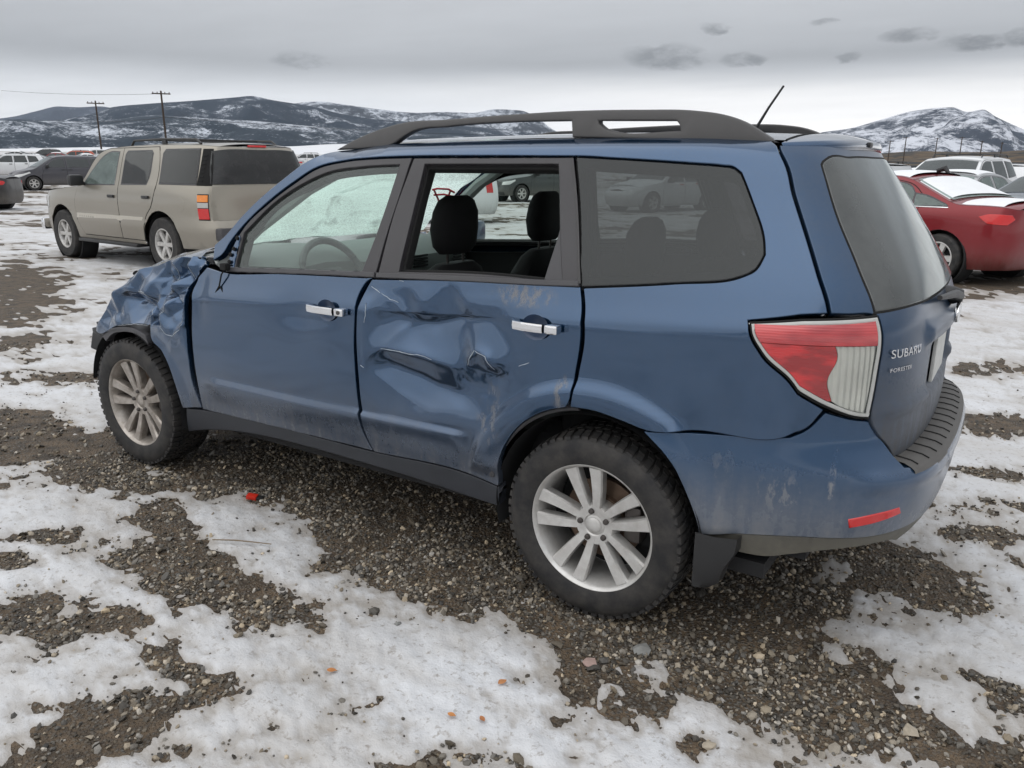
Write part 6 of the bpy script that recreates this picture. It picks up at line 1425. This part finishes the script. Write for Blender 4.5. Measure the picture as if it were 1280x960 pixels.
VAN = dict(
    half=[(.18, .84), (.30, .93), (.5, .965), (.85, .975), (1.05, .955), (1.15, .93), (1.55, .78), (1.62, .74), (1.72, .62)],
    rear=[(.18, 4.95), (.4, 5.05), (.65, 5.08), (1.1, 5.03), (1.55, 4.82), (1.7, 4.7)], front=[(.18, .14), (.45, .0), (.62, .03), (.75, .12), (.9, .3), (1.7, .35)],
    mid=2.5, nr=6, nf=4, bottom=.24, wr=.34, wheels=(.96, 4.0), track=.83, rim_r=.215, belt=1.12, crown=.05, hood_crown=.04,
    top=[(.14, .80), (.28, .87), (.6, .94), (1.0, 1.02), (1.15, 1.08), (1.95, 1.56), (2.15, 1.63), (2.6, 1.665), (3.6, 1.66), (4.5, 1.62), (4.70, 1.59)],
    strips=[(.1, 1.10, 'hood'), (1.15, 1.96, 'screen'), (1.96, 4.72, 'roof')],
    doors=[[(1.42, 1.10), (2.06, 1.55), (2.5, 1.58), (2.5, .32), (1.40, .32), (1.36, .7)], [(2.515, 1.58), (3.62, 1.58), (3.62, 1.1), (3.52, .8), (3.45, .32), (2.515, .32)]], handles=[(2.35, 1.0), (2.66, 1.0)],
    windows=[[(1.55, 1.12), (2.06, 1.50), (2.22, 1.54), (2.44, 1.54), (2.44, 1.12)], [(2.56, 1.12), (2.56, 1.54), (3.58, 1.54), (3.58, 1.12)], [(3.68, 1.12), (3.68, 1.54), (4.45, 1.50), (4.68, 1.18)]],
    wrap=[([(-1.3, .74), (-.84, .90), (-.78, .84), (-1.0, .66), (-1.3, .62)], 'headlamp', 'headlamp'), ([(.96, .80), (.95, 1.15), (1.12, 1.15), (1.12, .80)], 'lamp_red', 'tail_lamp'), ([(-2, .72), (-1.42, .72), (-1.42, .55), (-2, .55)], 'grille', 'grille')],
    mirror=(1.62, 1.12))
paint('red_paint', (.19, .005, .010), amount=.35, metal=.5, film=.02, low=.2, high=.6); paint('grey_paint', (.050, .050, .062), amount=.45, film=.12); paint('black_paint', (.012, .012, .014), amount=.5, film=.08); paint('white_paint', (.72, .73, .74), amount=.5, metal=0, film=.05); paint('silver_paint', (.42, .43, .44), amount=.5, film=.08)
paint('charcoal_paint', (.045, .052, .055), amount=.5, film=.14); paint('slate_paint', (.16, .18, .21), amount=.4, film=.1); paint('sky_paint', (.06, .18, .40), amount=.3)
CRUZE = build_car(SEDAN, 'red_sedan', 'dark red sedan with snow on its roof and boot lid', 'car', (.852, 11.75, 0), -.512, 'red_paint', 'glass_far_green', snow=[(2.15, 2.90), (3.02, 3.62), (3.76, 4.34)])
CRUZE_B = C_B[CRUZE.name]
MB().tube([(2.86, 0, 1.47), (2.98, 0, 1.50), (3.04, 0, 1.44)], [.03, .045, .02], 8).obj('roof_antenna', 'black_plastic', CRUZE)

# ---- the rest of the lot
def copy_tree(o, parent=None, swap=None):
    c = o.copy(); COL.objects.link(c); c.parent = parent
    if swap and o.type == 'MESH' and o.material_slots:
        m = o.material_slots[0].material
        if m and m.name in swap:
            c.material_slots[0].link = 'OBJECT'; c.material_slots[0].material = M[swap[m.name]]
    for ch in o.children: copy_tree(ch, c, swap)
    return c
def place_copy(src, name, label, x, y, rz, swap=None, cat='car', drop=()):
    c = copy_tree(src, None, swap); c.name = name; c.location = (x, y, float(lift(x, y))); c.rotation_euler = (0, 0, rz)
    c['label'] = label; c['category'] = cat; c['group'] = 'vehicles parked in the rows behind'; return c
G_ = 'vehicles parked in the rows behind'
MV = build_car(VAN, 'grey_minivan', 'dark grey minivan side-on beyond the beige vehicle', 'car', (-38.6, 17.3, float(lift(-38, 18))), 1.326, 'grey_paint', 'glass_far', group=G_)
ws = build_car(SEDAN, 'white_sedan', 'white sedan seen through the tinted rear quarter window', 'car', (-7.17, 21.34, 0), 1.222, 'white_paint', 'glass_far', group=G_, snow=[(.4, 1.3), (2.05, 2.95)])
ch = build_car(SUV_M, 'charcoal_suv', 'charcoal crossover with pale headlamps seen through the open rear window', 'car', (-14.61, 25.02, 0), 1.222, 'charcoal_paint', 'glass_far', group=G_)
place_copy(MV, 'white_minivan', 'tall white van whose tail shows through the open rear window', -11.77, 12.18, .663, {'grey_paint': 'white_paint'})
place_copy(ws, 'black_sedan', 'black sedan cut off by the left edge of the photo', -26.85, 7.5, .698, {'white_paint': 'black_paint', 'roof_snow': 'black_paint'})
place_copy(ws, 'silver_sedan', 'silver sedan with greenish windscreen just behind the red sedan roof', 2.1, 15.1, 1.152, {'white_paint': 'silver_paint', 'glass_far': 'glass_far_green'})
wk = place_copy(ch, 'wrecked_white_suv', 'white utility vehicle with smashed dark front end facing the camera', 1.75, 20.6, 1.257, {'charcoal_paint': 'white_paint', 'headlamp': 'grille'})
place_copy(ch, 'white_suv', 'white utility vehicle showing its dark rear window and red lamp at right edge', 4.1, 31.6, -1.676, {'charcoal_paint': 'white_paint', 'glass_far': 'glass_far_dark'})
place_copy(ws, 'slate_sedan', 'bluish grey sedan cut off by the right edge above the red boot', 3.75, 13.6, 1.0, {'white_paint': 'slate_paint', 'roof_snow': 'slate_paint'})
place_copy(ch, 'silver_suv', 'silver crossover with roof rack nearest the wagon tailgate corner', -1.42, 28.5, -1.047, {'charcoal_paint': 'silver_paint'})
far_ = [(ws, 'blue_sedan', 'small bright blue car low behind the red sedan roof', -3.10, 41.84, .349, 'sky_paint'), (ch, 'white_suv', 'white crossover at the left edge behind the grey minivan nose', -52.18, 21.29, 1.222, 'white_paint'), (ws, 'silver_sedan', 'silver car directly above the grey minivan windscreen', -66.22, 29.91, 1.047, 'silver_paint'), (ws, 'red_sedan', 'red car above the grey minivan roof', -80.79, 39.63, .873, 'red_paint'), (ch, 'orange_suv', 'orange-red vehicle left of the leaning pole', -84.09, 43.19, 1.047, 'orange_paint'),
        (ws, 'white_sedan', 'white car beside the red one in the far left row', -72.60, 37.93, 1.309, 'white_paint'), (ws, 'white_sedan', 'white car highest in the far left corner', -95.86, 43.07, .873, 'white_paint'), (ch, 'black_suv', 'black vehicle among white ones in the far left row', -101.39, 49.0, 1.047, 'black_paint'), (MV, 'white_minivan', 'white van near the foot of the leaning pole', -100.34, 55.08, 1.047, 'white_paint'),
        (ws, 'silver_sedan', 'silver car low in the gap right of the beige rear window', -57.33, 48.12, .698, 'silver_paint'), (ch, 'white_suv', 'white vehicle in the gap between the beige roof and the wagon pillar', -66.61, 59.64, .873, 'white_paint')]
paint('orange_paint', (.42, .06, .015), amount=.3)
for src, nm, lab, x, y, rz, pm in far_: place_copy(src, nm, lab, x, y, rz, {'white_paint': pm, 'charcoal_paint': pm, 'grey_paint': pm})
# smashed nose of the white one: torn grille, hanging bumper bar, buckled bonnet edge
MB().box((.05, 0, .62), (.16, 1.5, .50), rot=(0, .1, .05), bev=.03).obj('crushed_front', 'liner', wk); MB().box((.02, .2, .40), (.10, 1.5, .12), rot=(.12, .1, .1), bev=.03).obj('bumper_bar', 'steel_dark', wk)
for q in (-.5, .1, .55): MB().box((-.06, q, .70+.05*q), (.06, .30, .12), rot=(.3*q, .4, .5), bev=.02).obj('broken_panel', 'silver_paint', wk)

for c_, k_ in ((wk, 1.12),): c_.scale = (k_, k_, k_)

# ================================================================= air: thin even haze over the whole valley
hb = MB().box((-1500, 4200, 495), (17500, 17500, 1030)).obj('haze', None, smooth=False); hb.data.materials.clear()
_t = NT('haze_air'); _t.t.nodes.remove(_t.tc); _v = _t.n('ShaderNodeVolumePrincipled'); _v.inputs['Color'].default_value = (.80, .88, 1.0, 1); _v.inputs['Density'].default_value = 3.2e-5; _v.inputs['Anisotropy'].default_value = .2
_t.l(_v.outputs[0], _t.out.inputs['Volume']); hb.data.materials.append(_t.m); hb['kind'] = 'stuff'; hb['label'] = 'thin pale haze filling the valley air'; hb['category'] = 'haze'
S.cycles.volume_bounces = 0
